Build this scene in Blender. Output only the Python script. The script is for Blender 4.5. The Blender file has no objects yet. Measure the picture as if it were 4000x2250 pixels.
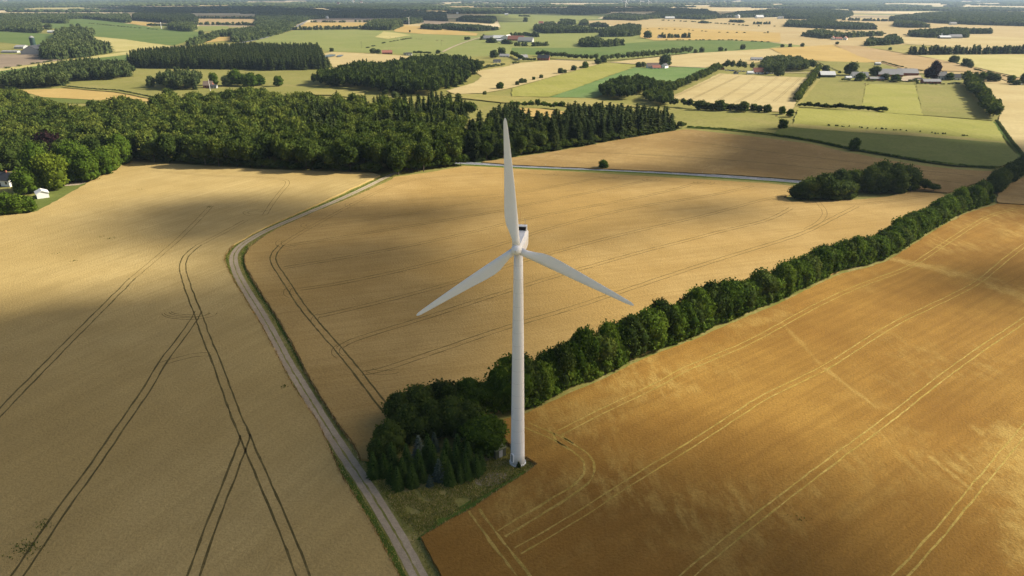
import bpy, math, random
import numpy as np
from mathutils import Vector, noise as mnoise
random.seed(7); rng = np.random.default_rng(11)
R = math.radians
scene = bpy.context.scene
col = scene.collection

# ------------------------------------------------------------ camera model (photo is 4000 x 2250)
F_PX = 2753.0; PITCH = R(22.60); HC = 100.0
cp, sp = math.cos(PITCH), math.sin(PITCH)
def ground(x, y, z=0.0):
    u = (x-2000)/F_PX; v = (1125-y)/F_PX
    dx, dy, dz = u, cp+v*sp, -sp+v*cp
    t = (z-HC)/dz
    return (dx*t, dy*t)
def toPix(X, Y, Z):
    Z = Z-HC
    d = Y*cp - Z*sp; up = Y*sp + Z*cp
    return (2000+F_PX*X/d, 1125-F_PX*up/d)
def mpp(x, y):
    X, Y = ground(x, y); return (Y*cp+HC*sp)/F_PX
def Fv(*p): return [(a*1.55280, b*1.55280) for a, b in p]
def A(k, *p): return [(a*.38820+1000*k, b*.38820) for a, b in p]
def B(k, *p): return [(a*.41408+1000*k, b*.41408+300) for a, b in p]
def C(i, j, *p): return [(a*.51766+1333*i, b*.51766+(1500 if j else 900)) for a, b in p]

# ------------------------------------------------------------ tagging
def tag(o, label=None, cat=None, group=None, kind=None):
    if label: o['label'] = label
    if cat: o['category'] = cat
    if group: o['group'] = group
    if kind: o['kind'] = kind
    return o
def link(name, me, mat=None, parent=None):
    if mat is not None:
        for m in (mat if isinstance(mat, (list, tuple)) else [mat]): me.materials.append(m)
    o = bpy.data.objects.new(name, me); col.objects.link(o)
    if parent: o.parent = parent
    return o
def empty(name, loc=(0,0,0), rz=0):
    o = bpy.data.objects.new(name, None); col.objects.link(o)
    o.location = loc; o.rotation_euler = (0,0,rz); o.empty_display_size = 1
    return o
def npmesh(name, V, F, k, tint=None, mi=None):
    """V (n,3), F (m,k) constant-size faces"""
    me = bpy.data.meshes.new(name); m = len(F)
    me.vertices.add(len(V)); me.vertices.foreach_set('co', np.ascontiguousarray(V, dtype=np.float32).ravel())
    me.loops.add(m*k); me.loops.foreach_set('vertex_index', np.ascontiguousarray(F, dtype=np.int32).ravel())
    me.polygons.add(m)
    me.polygons.foreach_set('loop_start', np.arange(0, m*k, k, dtype=np.int32))
    if mi is not None: me.polygons.foreach_set('material_index', np.ascontiguousarray(mi, dtype=np.int32))
    if tint is not None:
        at = me.attributes.new('tint', 'FLOAT', 'POINT'); at.data.foreach_set('value', np.ascontiguousarray(tint, dtype=np.float32))
    me.update(calc_edges=True); me.validate()
    return me
class MB:
    def __init__(s): s.v=[]; s.f=[]; s.m=[]
    def add(s, V, F, m=0):
        b=len(s.v); s.v+= [tuple(v) for v in V]; s.f+=[tuple(i+b for i in f) for f in F]; s.m+=[m]*len(F); return s
    def box(s, x0,x1,y0,y1,z0,z1,m=0):
        V=[(x,y,z) for z in (z0,z1) for x,y in ((x0,y0),(x1,y0),(x1,y1),(x0,y1))]
        return s.add(V,[(3,2,1,0),(4,5,6,7),(0,1,5,4),(1,2,6,5),(2,3,7,6),(3,0,4,7)],m)
    def lathe(s, prof, n=32, c=(0,0), m=0, cap=True):
        V=[];F=[]
        for r,z in prof:
            for i in range(n):
                a=2*math.pi*i/n; V.append((c[0]+r*math.cos(a), c[1]+r*math.sin(a), z))
        for j in range(len(prof)-1):
            for i in range(n):
                F.append((j*n+i, j*n+(i+1)%n, (j+1)*n+(i+1)%n, (j+1)*n+i))
        if cap: F.append(tuple(range(n))[::-1]); F.append(tuple((len(prof)-1)*n+i for i in range(n)))
        return s.add(V,F,m)
    def tube(s, p0, p1, r0, r1=None, n=8, m=0):
        r1 = r0 if r1 is None else r1
        p0=Vector(p0); p1=Vector(p1); d=(p1-p0).normalized()
        a=d.orthogonal().normalized(); b=d.cross(a); V=[]
        for p,r in ((p0,r0),(p1,r1)):
            for i in range(n):
                t=2*math.pi*i/n; V.append(p+a*r*math.cos(t)+b*r*math.sin(t))
        F=[(i,(i+1)%n,n+(i+1)%n,n+i) for i in range(n)]+[tuple(range(n))[::-1],tuple(range(n,2*n))]
        return s.add(V,F,m)
    def build(s, name, mat, parent=None, smooth=False):
        me=bpy.data.meshes.new(name); me.from_pydata(s.v,[],s.f)
        me.polygons.foreach_set('material_index', s.m)
        if smooth: me.polygons.foreach_set('use_smooth',[True]*len(s.f))
        me.update(); return link(name, me, mat, parent)

# ------------------------------------------------------------ materials
class N:
    def __init__(s, name):
        s.m=bpy.data.materials.new(name); s.m.use_nodes=True; s.t=s.m.node_tree
        s.b=s.t.nodes['Principled BSDF']; s.b.inputs['Roughness'].default_value=.9
        s.b.inputs['Specular IOR Level'].default_value=.15
    def n(s, ty, **kw):
        o=s.t.nodes.new(ty)
        for k,v in kw.items(): setattr(o,k,v)
        return o
    def l(s,a,b): s.t.links.new(a,b)
    def noise(s, vec, scale, detail=4, rough=.55):
        o=s.n('ShaderNodeTexNoise'); o.inputs['Scale'].default_value=scale; o.inputs['Detail'].default_value=detail
        o.inputs['Roughness'].default_value=rough; s.l(vec,o.inputs['Vector']); return o.outputs[0]
    def pos(s): return s.n('ShaderNodeNewGeometry').outputs['Position']
    def mapr(s, v, a, b, c=0., d=1.):
        o=s.n('ShaderNodeMapRange'); o.interpolation_type='SMOOTHSTEP'
        for i,x in enumerate((a,b,c,d)): o.inputs[i+1].default_value=x
        s.l(v,o.inputs[0]); return o.outputs[0]
    def mix(s, f, a, b, mode='MIX'):
        o=s.n('ShaderNodeMix', data_type='RGBA', blend_type=mode)
        for i,x in ((0,f),(6,a),(7,b)):
            if hasattr(x,'is_output'): s.l(x,o.inputs[i])
            elif i==0: o.inputs[0].default_value=x
            else: o.inputs[i].default_value=(*x,1)
        return o.outputs[2]
    def math(s, op, a, b=0.):
        o=s.n('ShaderNodeMath', operation=op)
        for i,x in ((0,a),(1,b)):
            if hasattr(x,'is_output'): s.l(x,o.inputs[i])
            else: o.inputs[i].default_value=x
        return o.outputs[0]
    def mapping(s, v, rot=0, sc=(1,1,1), loc=(0,0,0)):
        o=s.n('ShaderNodeMapping'); o.inputs['Rotation'].default_value=(0,0,rot); o.inputs['Scale'].default_value=sc
        o.inputs['Location'].default_value=loc; s.l(v,o.inputs['Vector']); return o.outputs[0]
    def bump(s, h, st, dist):
        o=s.n('ShaderNodeBump'); o.inputs['Strength'].default_value=st; o.inputs['Distance'].default_value=dist
        s.l(h,o.inputs['Height']); s.l(o.outputs[0], s.b.inputs['Normal'])
    def col(s, c): s.l(c, s.b.inputs['Base Color']); return s
def flat(name, c, rough=.7, var=.12, spec=.3, sc=1.5):
    n=N(name); p=n.n('ShaderNodeTexCoord').outputs['Object']
    f=n.noise(p, sc, 3); a=tuple(x*(1-var) for x in c); b=tuple(min(1,x*(1+var)) for x in c)
    n.col(n.mix(f,a,b)); n.b.inputs['Roughness'].default_value=rough; n.b.inputs['Specular IOR Level'].default_value=spec
    return n.m
def crop(name, c0, c1, c2=None, ang=0., streak=.5, fine=1.2, big=.02, st=.35, seed=0., grain=.5, patches=()):
    """c0/c1 broad tones of the crop, c2 paler lodged straw, also the painted sun patch, ang = drilling direction"""
    K=.80; c0=tuple(x*K for x in c0); c1=tuple(x*K for x in c1); c2=c2 and tuple(x*K for x in c2)
    n=N(name); p=n.mapping(n.pos(), loc=(seed*37.1, seed*91.7, seed))
    big1=n.mapr(n.noise(p, big, 5, .6), .35,.65)
    base=n.mix(big1, c0, c1)
    sv=n.mapping(n.mapping(p, rot=-ang), sc=(.02,.55,1))
    s1=n.mapr(n.noise(sv, 1.0, 5, .65), .36,.66)
    mid_=n.mapr(n.noise(p, big*7, 4, .6), .40,.62); base=n.mix(n.math('MULTIPLY', mid_, .28), base, tuple(x*.78 for x in c0))
    dark=tuple(x*.72 for x in c0)
    base=n.mix(n.math('MULTIPLY', s1, streak), base, dark)
    if c2:
        sv2=n.mapping(n.mapping(p, rot=-ang+.5), sc=(.35,.12,1))
        m=n.math('MULTIPLY', n.math('MULTIPLY', n.mapr(n.noise(p, big*1.7, 4, .65), .47,.72), n.mapr(n.noise(sv2, 1.2, 4,.7), .40,.66)), .7)
        for (ax,ay,bx,by,w,k) in patches:      # lodged swathes, plus a painted sun patch: distance to a segment
            g=n.n('ShaderNodeSeparateXYZ'); n.l(n.pos(), g.inputs[0])
            L=math.hypot(bx-ax,by-ay); ux,uy=(bx-ax)/L,(by-ay)/L
            X=n.math('SUBTRACT', g.outputs[0], ax); Y=n.math('SUBTRACT', g.outputs[1], ay)
            t=n.math('ADD', n.math('MULTIPLY',X,ux), n.math('MULTIPLY',Y,uy))
            tc=n.math('MINIMUM', n.math('MAXIMUM', t, 0.), L)
            qx=n.math('SUBTRACT', X, n.math('MULTIPLY',tc,ux)); qy=n.math('SUBTRACT', Y, n.math('MULTIPLY',tc,uy))
            d=n.math('SQRT', n.math('ADD', n.math('MULTIPLY',qx,qx), n.math('MULTIPLY',qy,qy)))
            wob=n.math('MULTIPLY', n.math('SUBTRACT', n.noise(p,.12,5,.7), .5), w*3.2)
            pm=n.mapr(n.math('ADD', d, wob), w, 0., 0., k)
            m=n.math('MAXIMUM', m, n.math('MULTIPLY', pm, n.mapr(n.noise(sv2, 2., 4,.7), .3,.6,.35,1.)))
        base=n.mix(m, base, c2)
    g1=n.noise(p, fine, 3, .7); g2=n.noise(p, fine*3.1, 2, .7)
    grain_=n.mapr(n.math('ADD', n.math('MULTIPLY',g1,.6), n.math('MULTIPLY',g2,.4)), .34,.62)
    out=n.mix(n.math('MULTIPLY', n.math('SUBTRACT',1.,grain_), grain), base, tuple(x*.42 for x in c0))
    n.col(out); n.bump(g1, st, .5); n.b.inputs['Roughness'].default_value=1.; n.b.inputs['Specular IOR Level'].default_value=.05
    return n.m
def meadow(name, c0, c1, c2, big=.012, ang=0., streak=.3, fine=.5, seed=0.):
    K=.78; c0=tuple(x*K for x in c0); c1=tuple(x*K for x in c1); c2=tuple(x*K for x in c2)
    n=N(name); p=n.mapping(n.pos(), loc=(seed*53.3, seed*17.9, seed))
    a=n.mapr(n.noise(p, big, 6, .6), .38,.62); b=n.mapr(n.noise(p, big*3.3, 6, .7), .46,.74)
    base=n.mix(b, n.mix(a,c0,c1), c2)
    sv=n.mapping(n.mapping(p, rot=-ang), sc=(.02,.35,1)); s=n.mapr(n.noise(sv,1.,3),.4,.65)
    base=n.mix(n.math('MULTIPLY',s,streak*.6), base, tuple(x*1.15 for x in c1))
    g=n.noise(p, fine, 4, .7)
    n.col(n.mix(n.mapr(g,.3,.55,.45,1.), tuple(x*.62 for x in c0), base)); n.bump(g,.12,.3)
    n.b.inputs['Specular IOR Level'].default_value=.05
    return n.m
def leaf(name, c_dark, c_mid, c_lite, objw=.35):
    n=N(name); at=n.n('ShaderNodeAttribute', attribute_name='tint').outputs['Fac']
    oi=n.n('ShaderNodeObjectInfo').outputs['Random']
    f=n.math('ADD', n.math('MULTIPLY', at, 1.-objw), n.math('MULTIPLY', oi, objw))
    c=n.mix(n.mapr(f,.1,.5), c_dark, c_mid); c=n.mix(n.mapr(f,.5,.95), c, c_lite); n.col(c)
    n.b.inputs['Roughness'].default_value=.9; n.b.inputs['Specular IOR Level'].default_value=.04
    tr=n.n('ShaderNodeBsdfTranslucent'); n.l(c, tr.inputs['Color']); mx=n.n('ShaderNodeMixShader'); mx.inputs[0].default_value=.26
    out=n.t.nodes['Material Output']; n.l(n.b.outputs[0], mx.inputs[1]); n.l(tr.outputs[0], mx.inputs[2]); n.l(mx.outputs[0], out.inputs['Surface'])
    return n.m
M={}
# leaves
M['leaf']=leaf('broadleaf foliage',(.020,.036,.007),(.058,.086,.016),(.140,.165,.028))
M['leaf_lime']=leaf('lime green foliage',(.07,.10,.010),(.15,.19,.018),(.25,.28,.03))
M['leaf_copper']=leaf('copper foliage',(.018,.010,.012),(.035,.018,.018),(.055,.03,.025))
M['leaf_hedge']=leaf('hedge foliage',(.022,.046,.005),(.070,.115,.012),(.165,.215,.026))
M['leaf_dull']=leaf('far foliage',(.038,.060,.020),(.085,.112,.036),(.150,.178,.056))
M['needle']=leaf('spruce needles',(.014,.027,.008),(.036,.055,.015),(.078,.096,.026))
M['needle_young']=leaf('young spruce needles',(.014,.036,.007),(.045,.085,.014),(.10,.15,.03))
M['needle_blue']=leaf('blue spruce needles',(.022,.04,.022),(.085,.12,.085),(.24,.29,.22))
M['bark']=flat('bark',(.10,.08,.06),.9,.4)
M['paint_white']=flat('white turbine paint',(.90,.90,.90),.5,.03,.3,.25)
M['dark']=flat('dark opening',(.01,.01,.012),.6)
M['grey']=flat('grey metal',(.35,.36,.37),.5)
M['seam']=flat('seam grey',(.45,.45,.46),.6)
M['wall_white']=flat('white render',(.78,.77,.74),.8,.05)
M['wall_brick']=flat('red brick',(.30,.11,.07),.9,.2)
M['wall_grey']=flat('grey cladding',(.38,.39,.38),.8,.1)
M['wall_green']=flat('green shed cladding',(.065,.075,.05),.8,.15)
M['roof_dark']=flat('dark slate roof',(.045,.048,.055),.7,.2)
M['roof_grey']=flat('grey fibre cement roof',(.26,.26,.26),.8,.15)
M['roof_light']=flat('pale sheet roof',(.62,.63,.62),.6,.06)
M['roof_red']=flat('red tile roof',(.30,.12,.085),.8,.2)
M['roof_tan']=flat('mossy shed roof',(.20,.22,.13),.85,.2)
M['thatch']=flat('thatch roof',(.16,.12,.10),.9,.2)
M['silo_green']=flat('dark green silo',(.025,.055,.05),.5,.1)
M['glass']=flat('window glass',(.03,.035,.045),.15,.1,.6)
M['tarmac']=flat('asphalt',(.17,.18,.20),.85,.15,.2,.6)
M['line']=flat('road paint',(.75,.75,.73),.7,.1)
M['orange']=flat('orange rod',(.45,.12,.04),.6)
M['car_blue']=flat('blue car paint',(.06,.12,.30),.3,.05,.5)
M['horse']=flat('brown coat',(.10,.045,.025),.7,.2)
M['water']=flat('pond water',(.05,.08,.09),.1,.1,.6)
M['poly_green']=flat('green plastic sheet',(.18,.42,.30),.5,.1)
# fields
def seg(a, b, w, k):
    p=ground(*a,.6); q=ground(*b,.6); return (p[0],p[1],q[0],q[1],w,k*.72)
M['wheat_left']=crop('pale ripe wheat',(.50,.365,.140),(.60,.455,.195),None,ang=R(62),streak=.34,fine=1.5,big=.010,st=.5,grain=.34)
M['wheat_mid']=crop('golden ripe wheat',(.45,.297,.100),(.55,.385,.150),None,ang=R(17),streak=.36,fine=1.3,big=.012,st=.5,seed=3,grain=.36)
M['wheat_up']=crop('brown barley',(.34,.225,.085),(.44,.305,.120),(.50,.36,.16),ang=R(-20),streak=.35,fine=.9,big=.02,seed=5,grain=.4)
M['rye']=crop('orange rye',(.310,.165,.036),(.42,.245,.056),(.56,.40,.12),ang=R(36),streak=.40,fine=1.6,big=.014,st=.5,seed=8,grain=.40,
   patches=[seg((3480,1010),(3640,1045),5,.9),seg((3640,1045),(3860,1105),6,.85),seg((3860,1105),(4080,1200),7,.8),seg((2880,1270),(3060,1230),5,.6),
            seg((3040,1245),(3200,1420),1.2,.5),seg((3220,1440),(3420,1590),1.3,.7),seg((3640,1790),(3790,1910),1.2,.8),seg((2200,1640),(2420,1560),4,.5),
            seg((3960,1700),(4060,2160),9,.9),seg((3300,2020),(3500,1900),3,.25)])  # long right-edge swathe paints sunlight into the rye colour
def tan(seed,k=1.,r=1.,ang=20,streak=.3): return crop('stubble tan',(.49*k,.375*k*r,.175*k*r),(.55*k,.435*k*r,.22*k*r),(.60*k,.49*k*r,.27*k),ang=R(ang),streak=streak,fine=.35,big=.006,seed=seed,grain=.28,st=.2)
M['tan1']=tan(1,ang=70); M['tan2']=tan(2,1.08,1.04,10); M['tan3']=tan(4,.92,.93,-15); M['tan4']=tan(6,.74,.9,0)
M['gold']=crop('golden barley',(.51,.36,.12),(.57,.41,.15),None,ang=R(-10),streak=.3,fine=.35,big=.006,seed=9,grain=.25,st=.2)
M['hay']=meadow('cut hay',(.46,.41,.15),(.54,.47,.20),(.40,.36,.12),.01,R(20),.5,.4,2)
M['grass_olive']=meadow('olive pasture',(.235,.230,.062),(.285,.270,.080),(.32,.28,.10),.006,R(10),.3,.4,1)
M['grass_dry']=meadow('dry rough grass',(.32,.285,.085),(.37,.32,.11),(.25,.25,.07),.012,R(-12),.5,.5,3)
M['grass_pale']=meadow('pale green ley',(.23,.26,.075),(.265,.29,.09),(.30,.30,.11),.006,R(20),.25,.4,4)
M['grass_mown']=meadow('mown striped ley',(.29,.29,.065),(.34,.33,.085),(.37,.345,.11),.01,R(95),.6,.5,5)
M['grass_green']=meadow('fresh green crop',(.115,.175,.045),(.145,.20,.055),(.17,.215,.07),.008,R(20),.4,.4,6)
M['grass_beet']=meadow('beet green',(.125,.215,.06),(.17,.25,.08),(.21,.28,.11),.012,R(30),.5,.4,7)
M['grass_dark']=meadow('green ley',(.13,.165,.035),(.155,.185,.045),(.18,.20,.055),.012,R(-15),.3,.5,8)
M['dun']=meadow('fallow soil',(.27,.21,.15),(.33,.26,.18),(.24,.19,.14),.006,R(5),.4,.4,9)
M['verge']=meadow('verge grass',(.19,.20,.045),(.30,.27,.08),(.44,.36,.16),.08,R(60),.4,1.5,10)
M['verge_green']=meadow('lush verge grass',(.075,.135,.018),(.11,.17,.026),(.17,.19,.045),.1,R(60),.3,1.5,11)
M['bare']=meadow('trampled straw patch',(.22,.18,.10),(.40,.33,.22),(.52,.44,.32),.5,R(20),.6,2.,12)
M['track']=crop('tramline soil and shoots',(.125,.102,.038),(.24,.185,.07),None,streak=.5,fine=.9,grain=.5,seed=12,big=.12)  # dark tone holds green shoots and painted shade of the wheel grooves
M['track_soft']=crop('soft tramline soil and groove shade',(.20,.145,.052),(.27,.19,.07),None,streak=.5,fine=.8,grain=.6,seed=22)  # fainter strips, groove shade again mixed into the soil colour
M['track_pale']=crop('pale flattened stems',(.50,.36,.085),(.58,.43,.13),(.26,.25,.05),streak=.6,fine=.9,grain=.75,seed=13,big=.1)
# gravel farm track: two pale wheel lanes come from geometry; this is the stone
M['gravel']=crop('pale gravel',(.46,.375,.265),(.56,.465,.335),None,streak=.2,fine=1.5,big=.1,grain=.35,seed=14,st=.25)

# far land: patchwork of fields, real cells a few hundred metres across
n=N('far patchwork of fields'); p=n.pos()
v=n.n('ShaderNodeTexVoronoi', feature='F1'); v.inputs['Scale'].default_value=1.; n.l(n.mapping(p,rot=.25,sc=(1/520,1/300,1)), v.inputs['Vector'])
sepc=n.n('ShaderNodeSeparateColor'); n.l(v.outputs['Color'], sepc.inputs[0])
c=n.mix(n.mapr(sepc.outputs[0],.18,.20),(.12,.15,.05),(.43,.34,.16)); c=n.mix(n.mapr(sepc.outputs[1],.80,.82), c, (.27,.22,.13)); c=n.mix(n.mapr(sepc.outputs[2],.65,.67), c, (.54,.45,.27))
n.col(n.mix(n.mapr(n.noise(p,.01,5),.4,.6), c, n.mix(1.,c,(.85,.85,.85),'MULTIPLY'))); M['far']=n.m

# ------------------------------------------------------------ ground sheets
def resample(P, closed=True, step=None, jit=.12):
    out=[]; n_=len(P); m=n_ if closed else n_-1
    for i in range(m):
        a=np.array(P[i]); b=np.array(P[(i+1)%n_]); L=np.linalg.norm(b-a)
        d=max(60., math.hypot(*((a+b)/2))); s=step or d/110
        k=max(1,min(160,int(L/s))); nrm=np.array([-(b-a)[1],(b-a)[0]])/max(L,1e-6)
        for j in range(k):
            q=a+(b-a)*j/k
            if j: q=q+nrm*random.uniform(-1,1)*min(s*jit, 1.2)
            out.append(tuple(q))
    if not closed: out.append(tuple(P[-1]))
    return out
ZK=[0]
def sheet(name, mat, pts, z=None, thick=0., label=None, cat=None, rs=True, smooth=False):
    if z is None: ZK[0]+=1; z=.02*ZK[0]
    P=[ground(x,y,z) for x,y in pts]
    if smooth: P=chaikin(P, closed=True)
    if rs: P=resample(P)
    n_=len(P); V=[(x,y,z) for x,y in P]; Fc=[tuple(range(n_))]
    if thick:
        V+=[(x,y,z-thick) for x,y in P]; Fc+=[(i,n_+i,n_+(i+1)%n_,(i+1)%n_) for i in range(n_)]
    me=bpy.data.meshes.new(name); me.from_pydata(V,[],Fc); me.update()
    if me.polygons[0].normal.z<0: me.flip_normals()
    o=link(name, me, mat); tag(o,label,None,None,'structure'); return o
def chaikin(P, it=2, closed=False):
    P=[np.array(p,float) for p in P]
    for _ in range(it):
        Q=[] if closed else [P[0]]
        m=len(P) if closed else len(P)-1
        for i in range(m):
            a=P[i]; b=P[(i+1)%len(P)]; Q+= [a*.75+b*.25, a*.25+b*.75]
        if not closed: Q.append(P[-1])
        P=Q
    return [tuple(p) for p in P]
def ribbonVF(P, w, z, wob=0., off=0.):
    P=[np.array(p) for p in P]; V=[];Fc=[]
    for i,p in enumerate(P):
        t=P[min(i+1,len(P)-1)]-P[max(i-1,0)]; t/=max(np.linalg.norm(t),1e-6); nn=np.array([-t[1],t[0]])
        a=w/2*(1+random.uniform(-wob,wob)); b=w/2*(1+random.uniform(-wob,wob))
        q=p+nn*off
        V+=[(*(q+nn*a),z),(*(q-nn*b),z)]
    for i in range(len(P)-1): Fc.append((2*i,2*i+1,2*i+3,2*i+2))
    return V,Fc
def pline(pts, z=0., step=3., smooth=True):
    P=[ground(x,y,z) for x,y in pts]
    if smooth: P=chaikin(P)
    out=[]
    for a,b in zip(P[:-1],P[1:]):
        a=np.array(a);b=np.array(b);k=max(1,int(np.linalg.norm(b-a)/step))
        out+=[tuple(a+(b-a)*j/k) for j in range(k)]
    out.append(P[-1]); return out
def ribbon(name, mat, pts, w, z, label=None, wob=0., off=0., step=3., parts=None):
    m=MB()
    for p in (pts if isinstance(pts[0][0],(tuple,list)) else [pts]):
        V,Fc=ribbonVF(pline(p,z,step),w,z,wob,off); m.add(V,Fc)
    o=m.build(name,mat); return tag(o,label,None,None,'structure')

# base ground to the horizon, then valley pasture
me=bpy.data.meshes.new('ground'); S=60000
me.from_pydata([(-S,-2000,-.35),(S,-2000,-.35),(S,S,-.35),(-S,S,-.35)],[],[(0,1,2,3)]); me.update()
tag(link('ground',me,M['far']),'patchwork of far fields reaching the horizon',None,None,'structure')
me=bpy.data.meshes.new('pasture')
me.from_pydata([(-2600,-50,-.06),(2900,-50,-.06),(3200,2500,-.06),(-2600,2500,-.06)],[],[(0,1,2,3)]); me.update()
tag(link('pasture',me,M['grass_olive']),'olive green pasture filling the valley between the fields',None,None,'structure')

def mul(*parts):
    o=[]
    for p in parts: o+=p
    return o
# ---- far and middle fields (painter's order, each 2 cm above the last)
T='tan stubble field'; 
sheet('crop_field',M['tan1'],[(2230,82),(2700,70),(3050,70),(4150,82),(4400,120),(4500,330),(3900,330),(3650,290),(3300,260),(2600,170),(2500,110)],label='wide tan farmland on the upper right beyond the green band')
sheet('crop_field',M['grass_pale'],mul(A(1,(0,400),(400,303),(1200,300),(1500,335),(2200,360),(2576,330)),A(2,(640,200),(800,250),(1290,280),(1290,380),(2000,398),(2576,420),(2700,440)),A(3,(470,466),(0,490)),A(2,(1900,530),(1800,540),(940,600),(0,545)),A(1,(2450,565),(1700,575),(1500,545),(700,510),(600,455),(0,445))),label='broad pale green ley across the middle distance')
sheet('crop_field',M['grass_green'],A(2,(0,480),(680,480),(1200,432),(1500,410),(2000,402),(2576,424),(2760,445),(2576,487),(1900,530),(1500,548),(940,590),(400,560),(0,540)),label='blue green crop band in front of the long middle tree line')
sheet('crop_field',M['grass_green'],A(0,(400,240),(670,190),(850,188),(1100,212),(1310,240),(1600,285),(2000,318),(2040,345),(1850,425),(1750,458),(1400,420),(1100,380),(940,365),(950,295),(560,295)),label='rolling dark green crop field at the upper left')
sheet('crop_field',M['grass_green'],mul([(-400,118)],A(0,(0,315),(550,343),(690,385),(560,450),(380,465),(0,425)),[(-400,165)]),label='green field behind the dark silo at the left edge')
sheet('crop_field',M['hay'],A(0,(700,400),(940,368),(1250,395),(1720,462),(1650,482),(1170,520),(820,440)),label='pale hay field below the dark green crop at upper left')
sheet('crop_field',M['dun'],mul([(-300,212)],A(0,(0,545),(400,545),(500,600),(650,600),(0,690)),[(-300,285)]),label='brown paddock in front of the farm with the silo')
sheet('crop_field',M['grass_green'],mul([(-300,270)],A(0,(0,715),(520,640),(900,588),(1290,545),(1290,640),(500,720),(0,760)),[(-300,310)]),label='narrow green field beside the pale diagonal strip at the left')
sheet('crop_field',M['hay'],mul([(-300,300)],A(0,(0,688),(450,632),(800,585),(1200,530),(1700,466),(1860,462),(1780,485),(1300,548),(900,592),(520,642),(0,716)),[(-300,318)]),label='pale diagonal mown strip at the upper left')
sheet('crop_field',M['gold'],mul(A(0,(180,908),(600,888),(1100,905),(1400,955),(1560,1010)),B(0,(1490,235),(850,215),(400,190))),label='golden field between the left woods with a green edge')
sheet('crop_field',M['grass_dark'],B(0,(400,192),(850,218),(840,250),(520,250)),label='small green strip under the golden field at the left')
sheet('crop_field',M['tan2'],A(1,(640,550),(760,522),(1200,540),(1560,565),(1620,590),(1500,605),(1100,640),(900,655),(780,690),(730,590)),label='pale stubble field beside the pond and the plantation')
sheet('crop_field',M['gold'],A(1,(430,278),(520,226),(1190,228),(1090,270),(800,268)),label='golden field beside the distant road')
sheet('crop_field',M['dun'],A(1,(560,182),(1480,185),(1950,215),(1950,250),(1660,235),(1180,218),(590,224)),label='brown fallow field under the dark distant wood')  # dull brown tone, varied at random
sheet('crop_field',M['gold'],A(1,(1380,300),(1480,250),(1640,264),(1860,290),(2230,335),(2220,358),(1700,342),(1400,318)),label='golden field below the small lattice windmill')
sheet('crop_field',M['hay'],A(1,(1200,372),(1290,315),(1560,352),(1330,392)),label='pale hay patch in the broad green ley')
sheet('crop_field',M['tan1'],mul(A(1,(1430,102),(1780,62),(2000,50),(2300,66),(2576,82)),A(2,(500,105),(490,128),(0,112)),A(1,(2400,140),(1500,132))),label='rolling pale field with a dark hollow near the top centre')
sheet('crop_field',M['grass_pale'],mul(A(1,(1900,192),(2400,142),(2576,146)),A(2,(500,132),(980,140),(840,195),(640,205),(240,250),(200,360)),A(1,(2576,360),(2250,340),(2470,290),(2430,195))),label='pale green meadows around the far round trees')
sheet('crop_field',M['tan1'],A(1,(0,22),(600,8),(620,45),(300,32),(0,62)),label='far tan field at the top left of centre')
sheet('crop_field',M['tan2'],A(0,(1560,10),(2576,8),(2576,72),(2000,70),(1700,62),(1700,40)),label='far pale field along the top of the dark belt')
sheet('crop_field',M['hay'],A(0,(230,88),(330,66),(520,68),(620,38),(860,50),(860,92)),label='small far hay field among the woods at top left')
sheet('crop_field',M['dun'],A(0,(870,88),(1280,84),(1280,118),(930,116)),label='small brown field among the far woods at top left')
sheet('crop_field',M['gold'],A(0,(1300,210),(1560,232),(1500,262),(1310,238)),label='little golden field under the upper left plantation')
sheet('crop_field',M['grass_pale'],A(0,(1500,262),(2300,262),(2300,300),(1990,320),(1700,290)),label='pale green field behind the round wood at upper left')
sheet('crop_field',M['tan3'],A(0,(1990,150),(2700,160),(2700,256),(1990,240)),label='narrow tan strips between the upper left tree rows')
sheet('crop_field',M['gold'],A(0,(2060,428),(2200,372),(2340,368),(2320,405)),label='small golden wedge between the woods beside the plantation')
sheet('crop_field',M['tan2'],mul(A(1,(1915,912),(2200,830),(2270,770),(2200,715),(2576,640)),A(2,(0,640),(450,600),(850,622),(850,650),(500,745),(0,882)),A(1,(2300,935),(2000,945))),label='pale stubble field wrapping the central wood')
sheet('crop_field',M['grass_dry'],A(1,(2000,650),(2290,640),(2560,600),(2560,660),(2200,720),(1980,700)),label='rough dry ground behind the central wood')
sheet('crop_field',M['grass_mown'],A(2,(0,890),(400,775),(860,650),(970,630),(1240,650),(1222,682),(1000,752),(600,902),(370,975),(0,968)),label='olive green diagonal field beside the row of bushes')
sheet('crop_field',M['grass_beet'],A(2,(370,978),(600,902),(1000,758),(1222,680),(1900,674),(1970,684),(1720,810),(1450,830),(1100,900),(820,984)),label='bright green beet field behind the round wood')
sheet('crop_field',M['tan2'],mul(B(2,(1478,203),(1660,110)),A(2,(1900,830),(2085,738),(2576,766)),A(3,(0,765),(440,782),(290,960)),B(3,(262,240),(240,335),(0,325)),B(2,(2200,298),(1800,235))),label='pale stubble square with tramlines below the farm')
sheet('crop_field',M['tan2'],mul(A(2,(965,627),(1300,592),(1800,537),(2350,507),(2576,490)),A(3,(0,487),(200,575),(0,600)),A(2,(2400,645),(2030,655),(1950,678),(1500,662),(1240,645))),label='tan field between the tree line and the red roofed farm')
sheet('crop_field',M['gold'],mul(A(2,(1270,280),(1600,272),(2100,300),(2700,330)),A(2,(2700,425),(2200,400),(1430,406),(1290,375))),label='golden field behind the lone round tree')
sheet('crop_field',M['gold'],A(3,(20,485),(650,450),(720,480),(1120,622),(900,632),(450,606),(330,592),(190,570)),label='orange gold field in front of the straight green band')
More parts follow.
